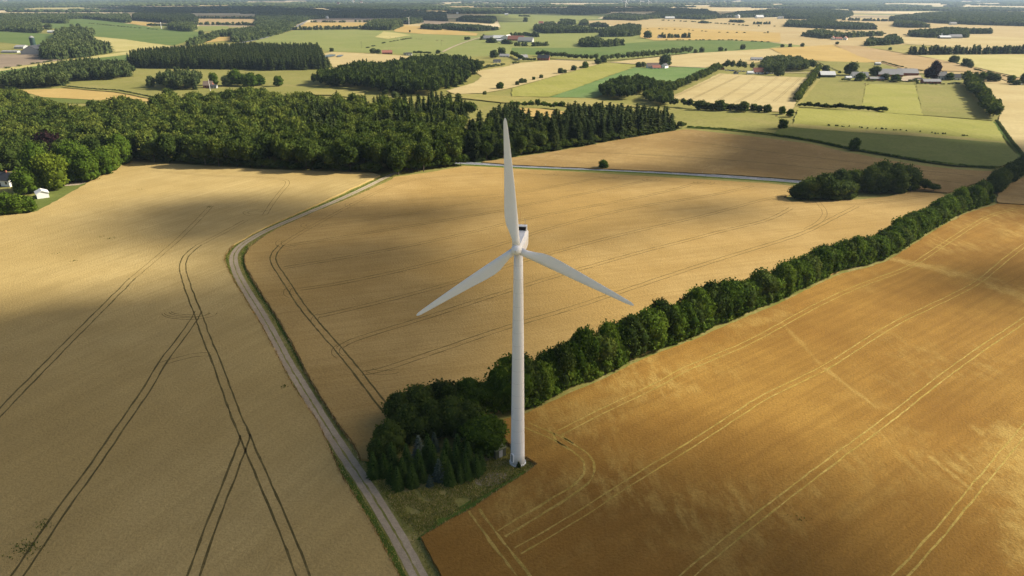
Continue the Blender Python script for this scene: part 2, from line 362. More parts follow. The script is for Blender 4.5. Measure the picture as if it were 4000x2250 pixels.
sheet('crop_field',M['tan3'],A(3,(670,450),(950,466),(1400,546),(1800,612),(2250,720),(2700,830),(2500,840),(2150,730),(1530,700),(1380,696),(1150,632),(1110,622),(900,560)),label='tan field running behind the farmyards')
sheet('crop_field',M['grass_olive'],A(3,(480,612),(1110,632),(1340,695),(1150,735),(900,722),(740,722),(560,650)),label='green paddock with the black field shelter')
sheet('crop_field',M['tan2'],mul(A(3,(1100,382),(1400,372),(2000,352),(2576,380)),[(4200,150),(4200,190)],A(3,(2576,480),(2000,480),(1400,442))),label='pale yellow field behind the long conifer belt')
sheet('crop_field',M['grass_dry'],A(3,(970,470),(1400,446),(2000,482),(1440,505),(1440,552),(1240,512)),label='rough yellow green ground beside the long conifer belt')
sheet('crop_field',M['hay'],mul(A(3,(1500,556),(2000,550),(2576,548)),[(4300,230),(4300,330)],A(3,(2576,790),(2250,712),(1800,612))),label='dry pale grassland at the right edge')
sheet('crop_field',M['tan2'],mul(B(3,(1980,58),(2415,82)),[(4500,360),(4700,640),(4200,625)],B(3,(2415,745),(2300,600),(2180,430),(2200,330),(2130,250))),label='tan field right of the tall dark tree row')
sheet('crop_field',M['grass_olive'],B(3,(440,50),(480,28),(920,62),(886,272),(560,285),(300,245)),label='left paddock below the farmyards with horses')
sheet('crop_field',M['grass_mown'],B(3,(924,64),(1392,78),(1462,362),(1110,338),(884,272)),label='striped mown paddock below the farmyards')
sheet('crop_field',M['grass_olive'],B(3,(1395,76),(1840,60),(1990,200),(2130,410),(1465,362)),label='right paddock beside the tall tree row')
sheet('crop_field',M['grass_mown'],B(3,(285,292),(1100,338),(2145,420),(2245,615),(1900,575),(1400,530),(540,470),(235,438)),label='yellow green mown meadow below the low hedge')
sheet('crop_field',M['grass_dry'],B(3,(235,438),(540,468),(1400,528),(1900,574),(2245,614),(2230,625),(1400,560),(800,520),(180,472)),label='strip of rough dry ground with bushes')
sheet('crop_field',M['grass_dark'],B(3,(180,474),(800,520),(1400,560),(2230,624),(2400,760),(2200,842),(1800,838),(1500,800),(1000,715),(400,595),(50,535),(90,500)),label='dark green field in cloud shade above the brown barley')
sheet('crop_field',M['grass_dry'],mul(B(2,(0,185),(350,195),(740,200),(900,235),(1250,280),(700,290),(200,250)),[(1960,400),(1700,370)],B(1,(2000,160))),label='rough dry meadow behind the dark spruce edge')
sheet('crop_field',M['gold'],B(2,(60,290),(250,300),(530,330),(530,400),(150,370)),label='small golden clearing behind the spruce edge')
sheet('crop_field',M['grass_dry'],B(1,(420,165),(500,120),(700,110),(1000,135),(1030,160),(1000,205),(700,170)),label='dry meadow between the big wood and the central wood')

sheet('farm_yard',M['gravel'],A(3,(1330,812),(1345,775),(1400,762),(1540,758),(1560,795),(1420,815)),label='pale farm yard between the red walled barns')
# ---- near fields: standing crops are raised slabs
ROAD=[(1760,2480),(1700,2370),(1636,2250),(1540,2069),(1425,1888),(1340,1765),(1265,1650),(1175,1500),(1123,1418),(1043,1262),(945,1107),(920,1055),(908,1003),(934,962),(991,926),(1048,896),(1195,834),(1315,784),(1414,739),(1497,697),(1560,668),(1610,650)]
ZC=.75
sheet('grass_verge',M['verge'],[(1150,1380),(1210,1470),(1333,1640),(1440,1790),(1500,1640),(1620,1500),(1980,1500),(2180,1560),(2140,1830),(1900,2000),(1660,2130),(1900,2500),(1300,2500),(1380,2050)],z=.03,rs=False,label='rough grass around the turbine and the dark clump')
LW=[(1700,2480),(1558,2250),(1457,2059),(1400,1966),(1326,1845),(1242,1650),(1137,1497),(1087,1397),(1015,1262),(932,1128),(890,1055),(874,1014),(878,993),(911,955),(983,913),(1037,886),(1124,847),(1207,811),(1315,762),(1414,716),(1486,684),(1455,674),(1000,660),(952,655),(621,636),(497,628),(476,637),(352,708),(248,768),(145,824),(103,834),(0,838),(-700,900),(-1500,1500),(-1500,2600)]
sheet('wheat_field',M['wheat_left'],LW,z=ZC,thick=.8,label='large pale wheat field on the left of the gravel track')
MW=[(1410,1790),(1385,1735),(1333,1668),(1262,1560),(1200,1455),(1160,1375),(1098,1258),(1010,1125),(963,1045),(955,1005),(975,965),(1030,925),(1080,893),(1124,873),(1230,827),(1345,782),(1440,742),(1530,700),(1538,691),(1662,675),(1816,648),(1969,656),(2000,658),(2331,676),(2662,696),(3000,716),(3116,728),(3100,750),(3060,770),(3091,786),(3248,786),(3352,779),(3468,768),(3551,748),(3679,756),(3780,800),(3560,930),(3200,1090),(2700,1300),(2060,1570),(1960,1600),(1700,1650),(1470,1800)]
sheet('wheat_field',M['wheat_mid'],MW,z=ZC,thick=.8,label='golden wheat field behind the turbine with parallel tramlines')
UB=[(1880,633),(2000,615),(2124,598),(2248,577),(2414,546),(2580,519),(2679,505),(2704,506),(3000,540),(3166,562),(3290,590),(3414,615),(3621,650),(3745,662),(3900,670),(3860,700),(3700,752),(3551,742),(3300,715),(3132,702),(3000,691),(2828,680),(2414,661),(2000,643)]
sheet('barley_field',M['wheat_up'],UB,z=.6,thick=.6,label='brown barley field above the paved road')
sheet('barley_field',M['wheat_up'],[(3895,786),(3905,740),(4000,690),(4300,620),(4700,800),(4000,797),(3900,790)],z=.6,thick=.6,label='brown field corner right of the far hedgerow end')
RO=[(1644,2098),(1768,2023),(1851,1981),(1954,1909),(2047,1852),(2099,1811),(2047,1780),(1975,1717),(1960,1640),(2060,1612),(2213,1540),(2374,1472),(2472,1420),(2539,1390),(2666,1343),(2733,1317),(2837,1270),(2977,1212),(3080,1167),(3184,1115),(3287,1068),(3375,1048),(3458,1022),(3546,969),(3642,905),(3704,870),(3766,837),(3828,816),(3895,795),(4000,801),(4700,880),(6000,2600),(1870,2600),(1726,2250),(1685,2173)]
sheet('rye_field',M['rye'],RO,z=ZC,thick=.8,label='orange rye field filling the lower right')
sheet('grass_verge',M['verge_green'],[(1626,2110),(1700,2035),(1830,1958),(1940,1880),(2040,1830),(2060,1850),(1960,1915),(1850,1990),(1770,2035),(1652,2108)],z=.05,label='bright green grass strip along the rye field edge')
sheet('bare_patch',M['bare'],[(1850,1880),(1880,1855),(1940,1842),(1985,1850),(1975,1880),(1920,1900),(1870,1898)],z=.06,smooth=True,label='pale trampled patch of straw left of the tower foot')
sheet('lawn',M['grass_dark'],B(0,(340,1275),(600,1130),(860,985),(830,975),(560,1015),(420,1060),(300,1130),(200,1300)),z=.08,label='lawn beside the white house')
sheet('driveway',M['gravel'],B(0,(580,1020),(700,990),(850,975),(860,985),(740,1020),(620,1030)),z=.10,label='pale gravel drive under the avenue trees')

# gravel farm track + verges
ribbon('grass_verge',M['verge'],ROAD,9.5,.04,'grass strips along both sides of the gravel track',wob=.08,off=-.5)
ribbon('grass_verge',M['verge_green'],ROAD,1.5,.055,'lush green strip left of the gravel track',wob=.35,off=2.7)
ribbon('grass_verge',M['verge_green'],ROAD[4:14],1.1,.058,'lush green strip right of the gravel track',wob=.5,off=-3.4)
ribbon('gravel_track',M['gravel'],ROAD,3.15,.07,'pale gravel farm track bending past the turbine',wob=.04,step=1.5)
ribbon('track_grass_strip',M['verge'],ROAD,.38,.085,'thin grass line in the middle of the gravel track',wob=.6,step=1.2)
# paved road
PAVED=[(1700,632),(1820,637),(1969,644),(2000,648),(2414,664),(2621,675),(3000,700),(3126,710),(3300,728)]
ribbon('grass_verge',M['verge_green'],PAVED,12,.03,'green verges of the paved road')
ribbon('paved_road',M['tarmac'],PAVED,6.2,.10,'grey paved road crossing behind the wheat field',step=8)
mk=MB(); P=pline(PAVED,.12,1.)
for i in range(0,len(P)-6,14):
    V,Fc=ribbonVF(P[i:i+5],.28,.115); mk.add(V,Fc)
for off in (2.8,-2.8):
    V,Fc=ribbonVF(P,.14,.115,off=off); mk.add(V,Fc)
tag(mk.build('road_markings',M['line']),'white centre dashes and edge lines of the paved road',None,None,'structure')
ribbon('paved_road',M['tarmac'],A(1,(-700,520),(0,405),(200,345),(350,300),(420,262),(500,215),(580,160)),9,.5,'distant straight grey road at the upper left',step=15)
ribbon('farm_lane',M['gravel'],A(0,(1700,470),(1780,462),(1860,466)),9,.9,'pale lane end beside the plantation',step=10)
ribbon('farm_lane',M['gravel'],A(2,(440,600),(900,618),(1240,642),(1500,662),(1950,680)),4,.95,'pale lane to the red roofed farm',step=15)
ribbon('farm_lane',M['gravel'],A(1,(1880,520),(2000,460),(2200,390),(2300,370)),5,1.0,'pale field lane to the grey roofed farm',step=15)
ribbon('farm_lane',M['gravel'],A(3,(0,722),(200,726),(470,735)),5,.95,'pale lane behind the farm hedge',step=12)
ribbon('farm_lane',M['grass_dry'],B(3,(240,330),(300,240),(480,20)),4,1.0,'grassy lane beside the clipped hedge',step=10)
ribbon('ditch',M['verge_green'],mul(B(2,(1650,475),(2000,498),(2415,545)),B(3,(400,603),(700,668),(1000,725),(1500,808),(1800,843),(2150,865))),5,.10,'dark green ditch between brown barley and green field',wob=.2)
ribbon('ditch',M['verge'],mul(A(0,(640,872),(900,900),(1200,920),(1450,972),(1620,1005))),5,.9,'dark winding ditch in the left meadow',wob=.3,step=6)
ribbon('ditch',M['verge_green'],B(3,(2150,425),(2200,500),(2300,620),(2415,760)),4,.95,'dark boundary ditch at the right edge',wob=.3,step=6)
sheet('pond',M['water'],A(1,(670,565),(740,545),(800,548),(800,560),(740,572),(690,576)),z=1.3,label='small dark pond in the stubble field')
sheet('pond',M['water'],A(1,(810,560),(850,550),(885,552),(860,566),(820,570)),z=1.3,label='smaller dark pond right of the first pond')

# ---- tramlines as flat strips, groove shade painted into the dark ones
def tram(name, mat, lines, z, label, sep=2.25, w=.46, wob=.45):
    m=MB()
    for pts in lines:
        P=pline(pts,z,2.)
        P=[(x+.16*mnoise.noise(Vector((x/5,y/5,1.))),y+.16*mnoise.noise(Vector((x/5,y/5,8.)))) for x,y in P]
        for s in (-1,1):
            V,Fc=ribbonVF(P,w,z,wob,s*sep/2); m.add(V,Fc)
    tag(m.build(name,mat),label,None,None,'structure')
def arc(cx,cy,rx,ry,a0,a1,n_=12): return [(cx+rx*math.cos(R(a0+(a1-a0)*i/n_)), cy-ry*math.sin(R(a0+(a1-a0)*i/n_))) for i in range(n_+1)]
tram('tramline',M['track'],[
 [(-120,1740),(0,1609),(207,1397),(424,1180),(518,1086)],
 [(20,2330),(67,2250),(155,2121),(259,1966),(393,1785),(480,1655),(575,1521),(632,1418),(700,1330),(756,1252),(775,1215)],
 [(776,957),(730,993),(709,1035),(725,1097),(751,1169),(776,1231),(813,1340),(849,1418),(880,1511),(932,1650),(958,1707),(1035,1888),(1103,2043),(1185,2250),(1240,2400)],
 [(720,2360),(756,2250),(828,2043),(890,1888),(942,1759),(958,1697)]],ZC+.01,'dark double tramlines crossing the left wheat field')
tram('tramline',M['track_soft'],[[(518,1086),(611,1009),(725,910),(824,805)],[(776,957),(880,905),(960,860)],
 [(1035,838),(1065,790),(1100,745),(1128,715),(1115,700),(1000,690),(828,688),(621,668),(570,665)],
 [(626,1423),(699,1400),(760,1385),(820,1383)],arc(740,1222,95,20,0,-180),arc(730,1220,75,15,0,-180),arc(1000,831,42,10,30,330)],ZC+.012,'faint tramlines and turning loops in the left wheat field',w=.25,wob=.5)
MID=[[(1377,800),(1621,778),(2025,753),(2331,697)],[(1248,884),(1621,834),(1994,762),(2331,697)],
 [(1103,962),(1333,926),(1497,900),(1994,818),(2033,803),(2290,755),(2542,702)],
 [(1113,1045),(1333,1009),(1592,962),(1851,905),(2037,857),(2290,809),(2580,755),(2745,708)],
 [(1170,1130),(1333,1107),(1644,1040),(2006,941),(2112,900),(2455,811),(2758,768),(2940,727)],
 [(1242,1236),(1333,1216),(1592,1154),(1851,1081),(2058,1014),(2368,931),(2497,900),(2787,834),(2969,782),(3080,760)],
 [(1325,1360),(1360,1335),(1437,1309),(1695,1231),(2006,1128),(2213,1066),(2524,978),(2666,944),(2828,900),(3000,862),(3091,813)],
 [(1411,1459),(1470,1450),(1525,1433),(1695,1376),(2006,1268),(2213,1211),(2666,1058),(2873,993),(3132,916),(3248,855),(3348,805)]]
tram('tramline',M['track_soft'],MID[2:],ZC+.01,'parallel double tramlines across the golden wheat field',w=.34,wob=.6)
tram('tramline',M['track_soft'],MID[:2]+[[(3000,782),(3120,800),(3352,797),(3456,790),(3621,764)],[(3190,785),(3230,830),(3200,870),(3150,895)],
   [(1098,957),(1180,905),(1377,797),(1500,735),(1620,700)],[(1620,700),(1900,672),(2300,690),(2700,712),(3050,735)]]+[arc(a,b,c_,d,e,f,8) for (a,b,c_,d,e,f) in [(2380,690,30,7,170,380),(2150,680,24,6,170,380),(2545,702,28,7,170,370),(2750,712,34,9,160,370),(1120,950,34,16,120,330),(1395,800,40,10,130,350),(1218,880,34,10,130,350),(1150,1140,30,20,110,250),(1262,1250,34,22,110,240),(1350,1372,40,26,90,240),(1500,1440,60,16,190,330)]],ZC+.012,'thin tramlines along the upper edge of the golden wheat field',w=.22,wob=.5)
tram('tramline',M['track'],[[(1098,957),(1066,993),(1066,1024),(1098,1071),(1134,1128),(1186,1205),(1242,1273),(1325,1366),(1400,1459),(1488,1573),(1520,1610)]],ZC+.014,'dark double tramline beside the gravel track',w=.5)
tram('tramline',M['track'],[[(2621,544),(2828,569),(3000,593),(3290,627),(3580,664),(3807,687)],[(2269,594),(2580,606),(3000,636),(3248,664),(3571,693),(3754,714)]],.61,'two thin dark lines across the brown barley field',sep=.4,w=.35)
RYE=[[(2182,1692),(2368,1598),(2575,1500),(2666,1444),(2925,1340),(3080,1252),(3235,1169),(3391,1102),(3546,1050),(3650,978),(3778,894),(3870,838),(4000,808),(4200,790)],
 [(2021,2152),(2213,2044),(2472,1873),(2666,1757),(2873,1624),(2977,1552),(3225,1438),(3339,1361),(3494,1262),(3650,1190),(3820,1107),(3908,1029),(4000,957),(4150,860)],
 [(2600,2330),(2707,2225),(2925,2049),(3184,1847),(3443,1660),(3650,1495),(3805,1381),(4000,1252),(4200,1110)],
 [(3420,2350),(3515,2250),(3650,2106),(3805,1914),(4000,1681),(4200,1440)]]
tram('tramline',M['track_pale'],RYE,ZC+.01,'pale yellow double tramlines sweeping up the rye field',w=.36,sep=1.9,wob=.5)
tram('tramline',M['track_pale'],[[(2053,1660),(2161,1702),(2265,1764),(2312,1811),(2291,1878),(2213,1930),(1959,2085)],
  [(2182,1692),(2180,1712),(2230,1740)],[(1851,1990),(1903,2069),(1980,2163),(2047,2250),(2110,2350)]],ZC+.012,'pale messy headland tramline near the tower foot',w=.5,wob=.7,sep=2.2)
tram('tramline',M['track'],[A(2,(1600,985),(1900,850),(2120,745)),A(2,(1800,1000),(2050,880),(2300,760)),mul(A(2,(2050,1020),(2300,880),(2450,770))),mul(A(2,(2250,1030),(2500,900)),A(3,(100,770))),mul(A(3,(-130,1020),(60,900),(230,775))),mul(A(3,(60,1020),(200,900),(330,780)))],.02*ZK[0]+.03,'faint tramlines in the pale stubble square',w=.3,sep=2.2)

# ------------------------------------------------------------ trees
def unit(n_):
    v=rng.normal(size=(n_,3)); return v/np.linalg.norm(v,axis=1,keepdims=True)
_t=(1+5**.5)/2
ICO_V=np.array([(-1,_t,0),(1,_t,0),(-1,-_t,0),(1,-_t,0),(0,-1,_t),(0,1,_t),(0,-1,-_t),(0,1,-_t),(_t,0,-1),(_t,0,1),(-_t,0,-1),(-_t,0,1)],float); ICO_V/=np.linalg.norm(ICO_V[0])
ICO_F=np.array([(0,11,5),(0,5,1),(0,1,7),(0,7,10),(0,10,11),(1,5,9),(5,11,4),(11,10,2),(10,7,6),(7,1,8),(3,9,4),(3,4,2),(3,2,6),(3,6,8),(3,8,9),(4,9,5),(2,4,11),(6,2,10),(8,6,7),(9,8,1)])
def sub_ico():
    V=[tuple(v) for v in ICO_V]; F=[]; c={}
    def mid(a,b):
        k=(min(a,b),max(a,b))
        if k not in c:
            v=(np.array(V[a])+np.array(V[b]))/2; v/=np.linalg.norm(v); c[k]=len(V); V.append(tuple(v))
        return c[k]
    for a,b,d in ICO_F:
        x,y,z=mid(a,b),mid(b,d),mid(d,a); F+=[(a,x,z),(b,y,x),(d,z,y),(x,y,z)]
    return np.array(V),np.array(F)
ICO2_V,ICO2_F=sub_ico()
def cards(Cn, D, s, asp=.6, mixr=.62):
    """one triangle per leaf clump; Cn centres, D outward dirs"""
    n_=len(Cn); nr=D*(1-mixr)+unit(n_)*mixr; nr/=np.linalg.norm(nr,axis=1,keepdims=True)
    a=np.cross(nr,unit(n_)); a/=np.linalg.norm(a,axis=1,keepdims=True)+1e-9; b=np.cross(nr,a)
    s=s[:,None] if hasattr(s,'shape') else s
    V=np.stack([Cn+a*s, Cn-a*s*.5+b*s*asp*1.3, Cn-a*s*.5-b*s*asp*1.3],1).reshape(-1,3)
    return V, np.arange(3*n_).reshape(-1,3)
class Acc:
    def __init__(s): s.V=[];s.F=[];s.T=[];s.n=0
    def add(s,V,F,t):
        s.V.append(V); s.F.append(F+s.n); s.T.append(np.broadcast_to(t,(len(V),)).astype(float) if not hasattr(t,'shape') else t); s.n+=len(V)
    def arr(s): return np.vstack(s.V),np.vstack(s.F),np.concatenate(s.T)
def broad(nleaf, nlobe, size, base=.28, rx=.36, core=ICO2_V is not None, coreV=None, coreF=None, spread=.72, stringy=0.):
    """unit-height crown (height 1, radius rx); centre on the z axis"""
    cV=ICO_V if coreV is None else coreV; cF=ICO_F if coreF is None else coreF
    A_=Acc(); cz=(1+base)/2; hz=(1-base)/2
    L=[]
    for i in range(nlobe):
        d=unit(1)[0]; d[2]=abs(d[2])*1.0-.35 if i%3 else -abs(d[2])*.7
        rr=random.uniform(.45,1.)*spread
        c_=np.array([d[0]*rx*rr, d[1]*rx*rr, cz+d[2]*hz*rr]); lr=random.uniform(.28,.44)
        L.append((c_,lr))
    L.append((np.array([0,0,cz+.05]),.55))
    if base<.08:
        for q in range(7):
            a=q*.9+random.uniform(-.2,.2); L.append((np.array([rx*.56*math.cos(a),rx*.56*math.sin(a),cz-hz*.66]),random.uniform(.27,.36)))
    tot=sum(l[1]**2 for l in L)
    for c_,lr in L:
        sc=np.array([rx*lr*1.25, rx*lr*1.25, hz*lr*1.25*.9]); lt=random.uniform(.15,.85)
        V=cV*(1+rng.uniform(-.12,.12,(len(cV),1)))*sc*.86+c_
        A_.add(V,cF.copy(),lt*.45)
        k=int(nleaf*lr*lr/tot); d=unit(k); d[:,2]=d[:,2]*.9+.12
        P=c_+d*sc*(.8+.42*rng.uniform(0,1,(k,1))**1.6)
        # keep only leaves outside the other lobes
        keep=np.ones(k,bool)
        for c2,l2 in L:
            if c2 is c_: continue
            s2=np.array([rx*l2*1.25, rx*l2*1.25, hz*l2*1.125])*.8
            keep&=(((P-c2)/s2)**2).sum(1)>1
        P=P[keep]; d=d[keep]; k=len(P)
        if not k: continue
        V,F=cards(P,d,size*rng.uniform(.6,1.35,k)); 
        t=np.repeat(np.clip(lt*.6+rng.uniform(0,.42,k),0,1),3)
        A_.add(V,F,t)
    return A_.arr()
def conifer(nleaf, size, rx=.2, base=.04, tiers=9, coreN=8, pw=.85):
    A_=Acc()
    zs=np.linspace(base,1,7); V=[];F=[]
    for z in zs:
        r=rx*.56*(1-(z-base)/(1-base))**pw+.004
        for i in range(coreN):
            a=2*math.pi*i/coreN; q=r*random.uniform(.85,1.1); V.append((q*math.cos(a),q*math.sin(a),z))
    for j in range(6):
        for i in range(coreN):
            a,b,c_,d=j*coreN+i,j*coreN+(i+1)%coreN,(j+1)*coreN+(i+1)%coreN,(j+1)*coreN+i
            F+=[(a,b,c_),(a,c_,d)]
    A_.add(np.array(V),np.array(F),.12)
    k=nleaf; u=rng.uniform(0,1,k)**1.5; z=base+(1-base)*u
    tier=(z*tiers)%1.; r=rx*(1-(z-base)/(1-base))**pw*(1.08-.38*tier)+.006
    a=rng.uniform(0,2*math.pi,k); nb=11
    a=(np.round(a*nb/(2*math.pi))+rng.normal(0,.18,k))*2*math.pi/nb+z*40
    q=rng.uniform(.62,1.08,k)*r
    P=np.stack([q*np.cos(a),q*np.sin(a),z-q*.2],1); D=np.stack([np.cos(a),np.sin(a),np.full(k,.6)],1)
    D/=np.linalg.norm(D,axis=1,keepdims=True)
    o=np.stack([np.cos(a),np.sin(a),np.full(k,-.35)],1); o/=np.linalg.norm(o,axis=1,keepdims=True)
    s=size*rng.uniform(.6,1.3,k)[:,None]*(.5+.6*(1-u[:,None])); b=np.cross(o,D)
    V=np.stack([P+o*s, P-o*s*.5+b*s*.5, P-o*s*.5-b*s*.5],1).reshape(-1,3)+rng.normal(0,size*.12,(3*k,3))
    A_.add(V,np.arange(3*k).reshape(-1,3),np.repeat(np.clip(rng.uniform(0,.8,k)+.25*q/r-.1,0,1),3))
    return A_.arr()
def trunkVF(h, r, rt=.35, limbs=5):
    m=MB(); m.lathe([(r*1.3,-.02),(r,h*.08),(r*.8,h*.5),(r*rt,h)],8,cap=False)
    for i in range(limbs):
        a=2*math.pi*i/limbs+random.random(); z0=h*random.uniform(.4,.9); L=random.uniform(.12,.22)
        m.tube((0,0,z0),(L*math.cos(a),L*math.sin(a),z0+random.uniform(.1,.25)),r*.45,r*.15,5)
    return m
def mesh_from(arr, name, k=3): V,F,T=arr; return npmesh(name,V,F,3,T)
def trunk_mesh(name,h,r,limbs=5):
    m=trunkVF(h,r,limbs=limbs); me=bpy.data.meshes.new(name); me.from_pydata(m.v,[],m.f); me.update(); me.materials.append(M['bark']); return me

# high-detail prototypes (meshes of unit height, shared by all copies)
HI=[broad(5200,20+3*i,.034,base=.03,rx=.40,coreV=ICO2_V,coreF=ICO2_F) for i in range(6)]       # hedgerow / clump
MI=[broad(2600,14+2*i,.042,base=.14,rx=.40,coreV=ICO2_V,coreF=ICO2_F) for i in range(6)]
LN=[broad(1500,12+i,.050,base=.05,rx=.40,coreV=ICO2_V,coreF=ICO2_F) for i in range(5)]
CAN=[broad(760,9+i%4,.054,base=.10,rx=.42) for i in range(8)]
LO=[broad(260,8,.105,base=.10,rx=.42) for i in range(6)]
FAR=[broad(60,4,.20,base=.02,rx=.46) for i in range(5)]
def spruce(wh=17, nb=11, per=20, rx=.20, size=.020, base=.03):
    A_=Acc(); V=[];F=[]; n7=8
    for j in range(8):
        z=base+(1-base)*j/7; q0=rx*.42*(1-j/7)**.9+.003
        for i in range(n7): a=2*math.pi*i/n7; V.append((q0*random.uniform(.8,1.2)*math.cos(a),q0*random.uniform(.8,1.2)*math.sin(a),z))
    for j in range(7):
        for i in range(n7):
            a,b,c_,d=j*n7+i,j*n7+(i+1)%n7,(j+1)*n7+(i+1)%n7,(j+1)*n7+i; F+=[(a,b,c_),(a,c_,d)]
    A_.add(np.array(V),np.array(F),.05)
    for w_ in range(wh):
        zf=(w_+random.uniform(-.25,.25))/wh; zf=max(0,zf); z0=base+(1-base)*zf; rr=rx*(1-zf)**.82; nbb=max(5,int(nb*(1-zf)+4))
        for b in range(nbb):
            a=2*math.pi*(b+random.uniform(-.3,.3))/nbb+w_*.7; Lb=rr*random.uniform(.72,1.2); lt=random.uniform(.1,.75)
            k=int(per*(.45+.75*(1-zf))); t=rng.uniform(.2,1.,k); w=Lb*.32*(1.15-t)*rng.uniform(-1,1,k)
            x=np.cos(a)*Lb*t-np.sin(a)*w; y=np.sin(a)*Lb*t+np.cos(a)*w; z=z0+.02-Lb*.38*t**1.4*(1-.5*zf)+.02*t**3
            P=np.stack([x,y,z],1); o=np.stack([np.cos(a)+rng.normal(0,.35,k),np.sin(a)+rng.normal(0,.35,k),np.full(k,-.35)],1); o/=np.linalg.norm(o,axis=1,keepdims=True)
            side=np.cross(o,np.array([0,0,1.])); side/=np.linalg.norm(side,axis=1,keepdims=True); s_=(size*rng.uniform(.7,1.5,k)*(.7+.5*(1-zf)))[:,None]
            V=np.stack([P+o*s_*1.4, P-o*s_*.4+side*s_*.7, P-o*s_*.4-side*s_*.7],1).reshape(-1,3)+rng.normal(0,size*.15,(3*k,3))
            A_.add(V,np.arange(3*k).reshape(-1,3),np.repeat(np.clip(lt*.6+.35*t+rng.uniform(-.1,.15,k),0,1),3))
    return A_.arr()
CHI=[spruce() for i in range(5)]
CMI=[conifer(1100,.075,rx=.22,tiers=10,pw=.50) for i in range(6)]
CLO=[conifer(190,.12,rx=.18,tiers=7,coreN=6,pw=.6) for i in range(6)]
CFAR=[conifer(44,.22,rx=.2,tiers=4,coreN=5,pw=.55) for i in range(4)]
def with_trunk(arr, h=.3, r=.02):
    """crown + trunk in one mesh with two materials, for trees too small to show parts"""
    V,F,T=arr; tv=[];tf=[]
    for z,q in ((-.01,r),(h,r*.7)):
        for i in range(6): a=i*math.pi/3; tv.append((q*math.cos(a),q*math.sin(a),z))
    for i in range(6): tf+=[(i,(i+1)%6,6+(i+1)%6),(i,6+(i+1)%6,6+i)]
    V2=np.vstack([V,np.array(tv)]); F2=np.vstack([F,np.array(tf)+len(V)]); T2=np.concatenate([T,np.full(12,.3)])
    mi=np.array([0]*len(F)+[1]*len(tf)); return V2,F2,T2,mi
cache={}
def proto(kind, i, leafm, trunk):
    key=(kind,i,leafm,trunk)
    if key not in cache:
        arrs={'hi':HI,'mi':MI,'ln':LN,'chi':CHI,'cmi':CMI}[kind]; a=arrs[i%len(arrs)]
        if trunk=='joined':
            V,F,T,mi=with_trunk(a); me=npmesh('tree',V,F,3,T,mi); me.materials.append(M[leafm]); me.materials.append(M['bark'])
        else:
            V,F,T=a; me=npmesh('crown',V,F,3,T); me.materials.append(M[leafm])
        cache[key]=me
    return cache[key]
TRK=[trunk_mesh('trunk',.55,.022) for _ in range(2)]; CTRK=trunk_mesh('trunk',.8,.014,0)
COUNT={'tree':0,'conifer':0}
def tree(x, y, r, h, label, group=None, kind='hi', leafm='leaf', cat='tree', name='broadleaf_tree', joined=False, z=0., var=None):
    """x,y world metres; r crown radius; h height"""
    i=random.randrange(6) if var is None else var; rz=random.uniform(0,6.28)
    rx={'hi':.40,'mi':.40,'ln':.40,'chi':.20,'cmi':.22}[kind]; s=(r/rx/1., r/rx, h)
    s=(s[0]*random.uniform(.93,1.07), s[1]*random.uniform(.93,1.07), s[2])
    if joined:
        o=bpy.data.objects.new(name, proto(kind,i,leafm,'joined')); col.objects.link(o); o.location=(x,y,z); o.rotation_euler=(0,0,rz); o.scale=s
    else:
        o=empty(name,(x,y,z),rz)
        t=bpy.data.objects.new('trunk', CTRK if kind[0]=='c' else TRK[i%2]); c_=bpy.data.objects.new('crown', proto(kind,i,leafm,None))
        for q in (t,c_): col.objects.link(q); q.parent=o; q.scale=s
    return tag(o,label,cat,group)
def wood_mesh(name, items, leafm, label):
    """items: (x,y,r,h,protoArr,rx) -> ONE joined mesh"""
    A_=Acc(); 
    for (x,y,r,h,arr,rx) in items:
        V,F,T=arr; a=random.uniform(0,6.28); c_,s_=math.cos(a),math.sin(a); k=r/rx
        Q=np.empty_like(V); Q[:,0]=(V[:,0]*c_-V[:,1]*s_)*k+x; Q[:,1]=(V[:,0]*s_+V[:,1]*c_)*k+y; Q[:,2]=V[:,2]*h
        A_.add(Q,F,np.clip(T*.85+random.uniform(-.28,.38),0,1))
    if not items: return None
    V,F,T=A_.arr(); me=npmesh(name,V,F,3,T); o=link(name,me,M[leafm]); tag(o,label,None,None,'stuff'); return o
def inpoly(x,y,P):
    c_=False; j=len(P)-1
    for i in range(len(P)):
        xi,yi=P[i]; xj,yj=P[j]
        if (yi>y)!=(yj>y) and x<(xj-xi)*(y-yi)/(yj-yi)+xi: c_=not c_
        j=i
    return c_
def scatter(P, sp, h, topf=.8, maxn=6000):
    """tree feet whose base and top both fall inside the outline P of the wood"""
    G=[ground(x,max(y,-8)) for x,y in P]; xs=[g[0] for g in G]; ys=[g[1] for g in G]; out=[]
    y=min(ys); 
    while y<=max(ys):
        s=sp*(1+.0*y); x=min(xs)
        while x<=max(xs):
            X=x+random.uniform(-.42,.42)*s; Y=y+random.uniform(-.42,.42)*s; hh=h*random.uniform(.8,1.15)
            bx,by=toPix(X,Y,0)
            if inpoly(bx,by,P):
                tx,ty=toPix(X,Y,hh*topf)
                if inpoly(tx,ty,P): out.append((X,Y,hh))
            x+=s
        y+=s
    return out[:maxn]
def wood(P, h, sp, mixc=0., leafm='leaf_dull', label='', far=False, r=None):
    pts=scatter(P,sp,h); it=[]; itc=[]
    for X,Y,hh in pts:
        d=math.hypot(X,Y)
        rr=(r or sp*.62)*random.uniform(.8,1.2)
        if random.random()<mixc: itc.append((X,Y,rr*.85,hh*1.08,random.choice(CFAR if d>1500 else CLO),.18))
        else: it.append((X,Y,rr,hh,random.choice(FAR if d>1300 else LO),.43))
    if mixc>=.5: return wood_mesh('woodland', itc+it, 'needle', label)
    return wood_mesh('woodland', it+itc, leafm, label)
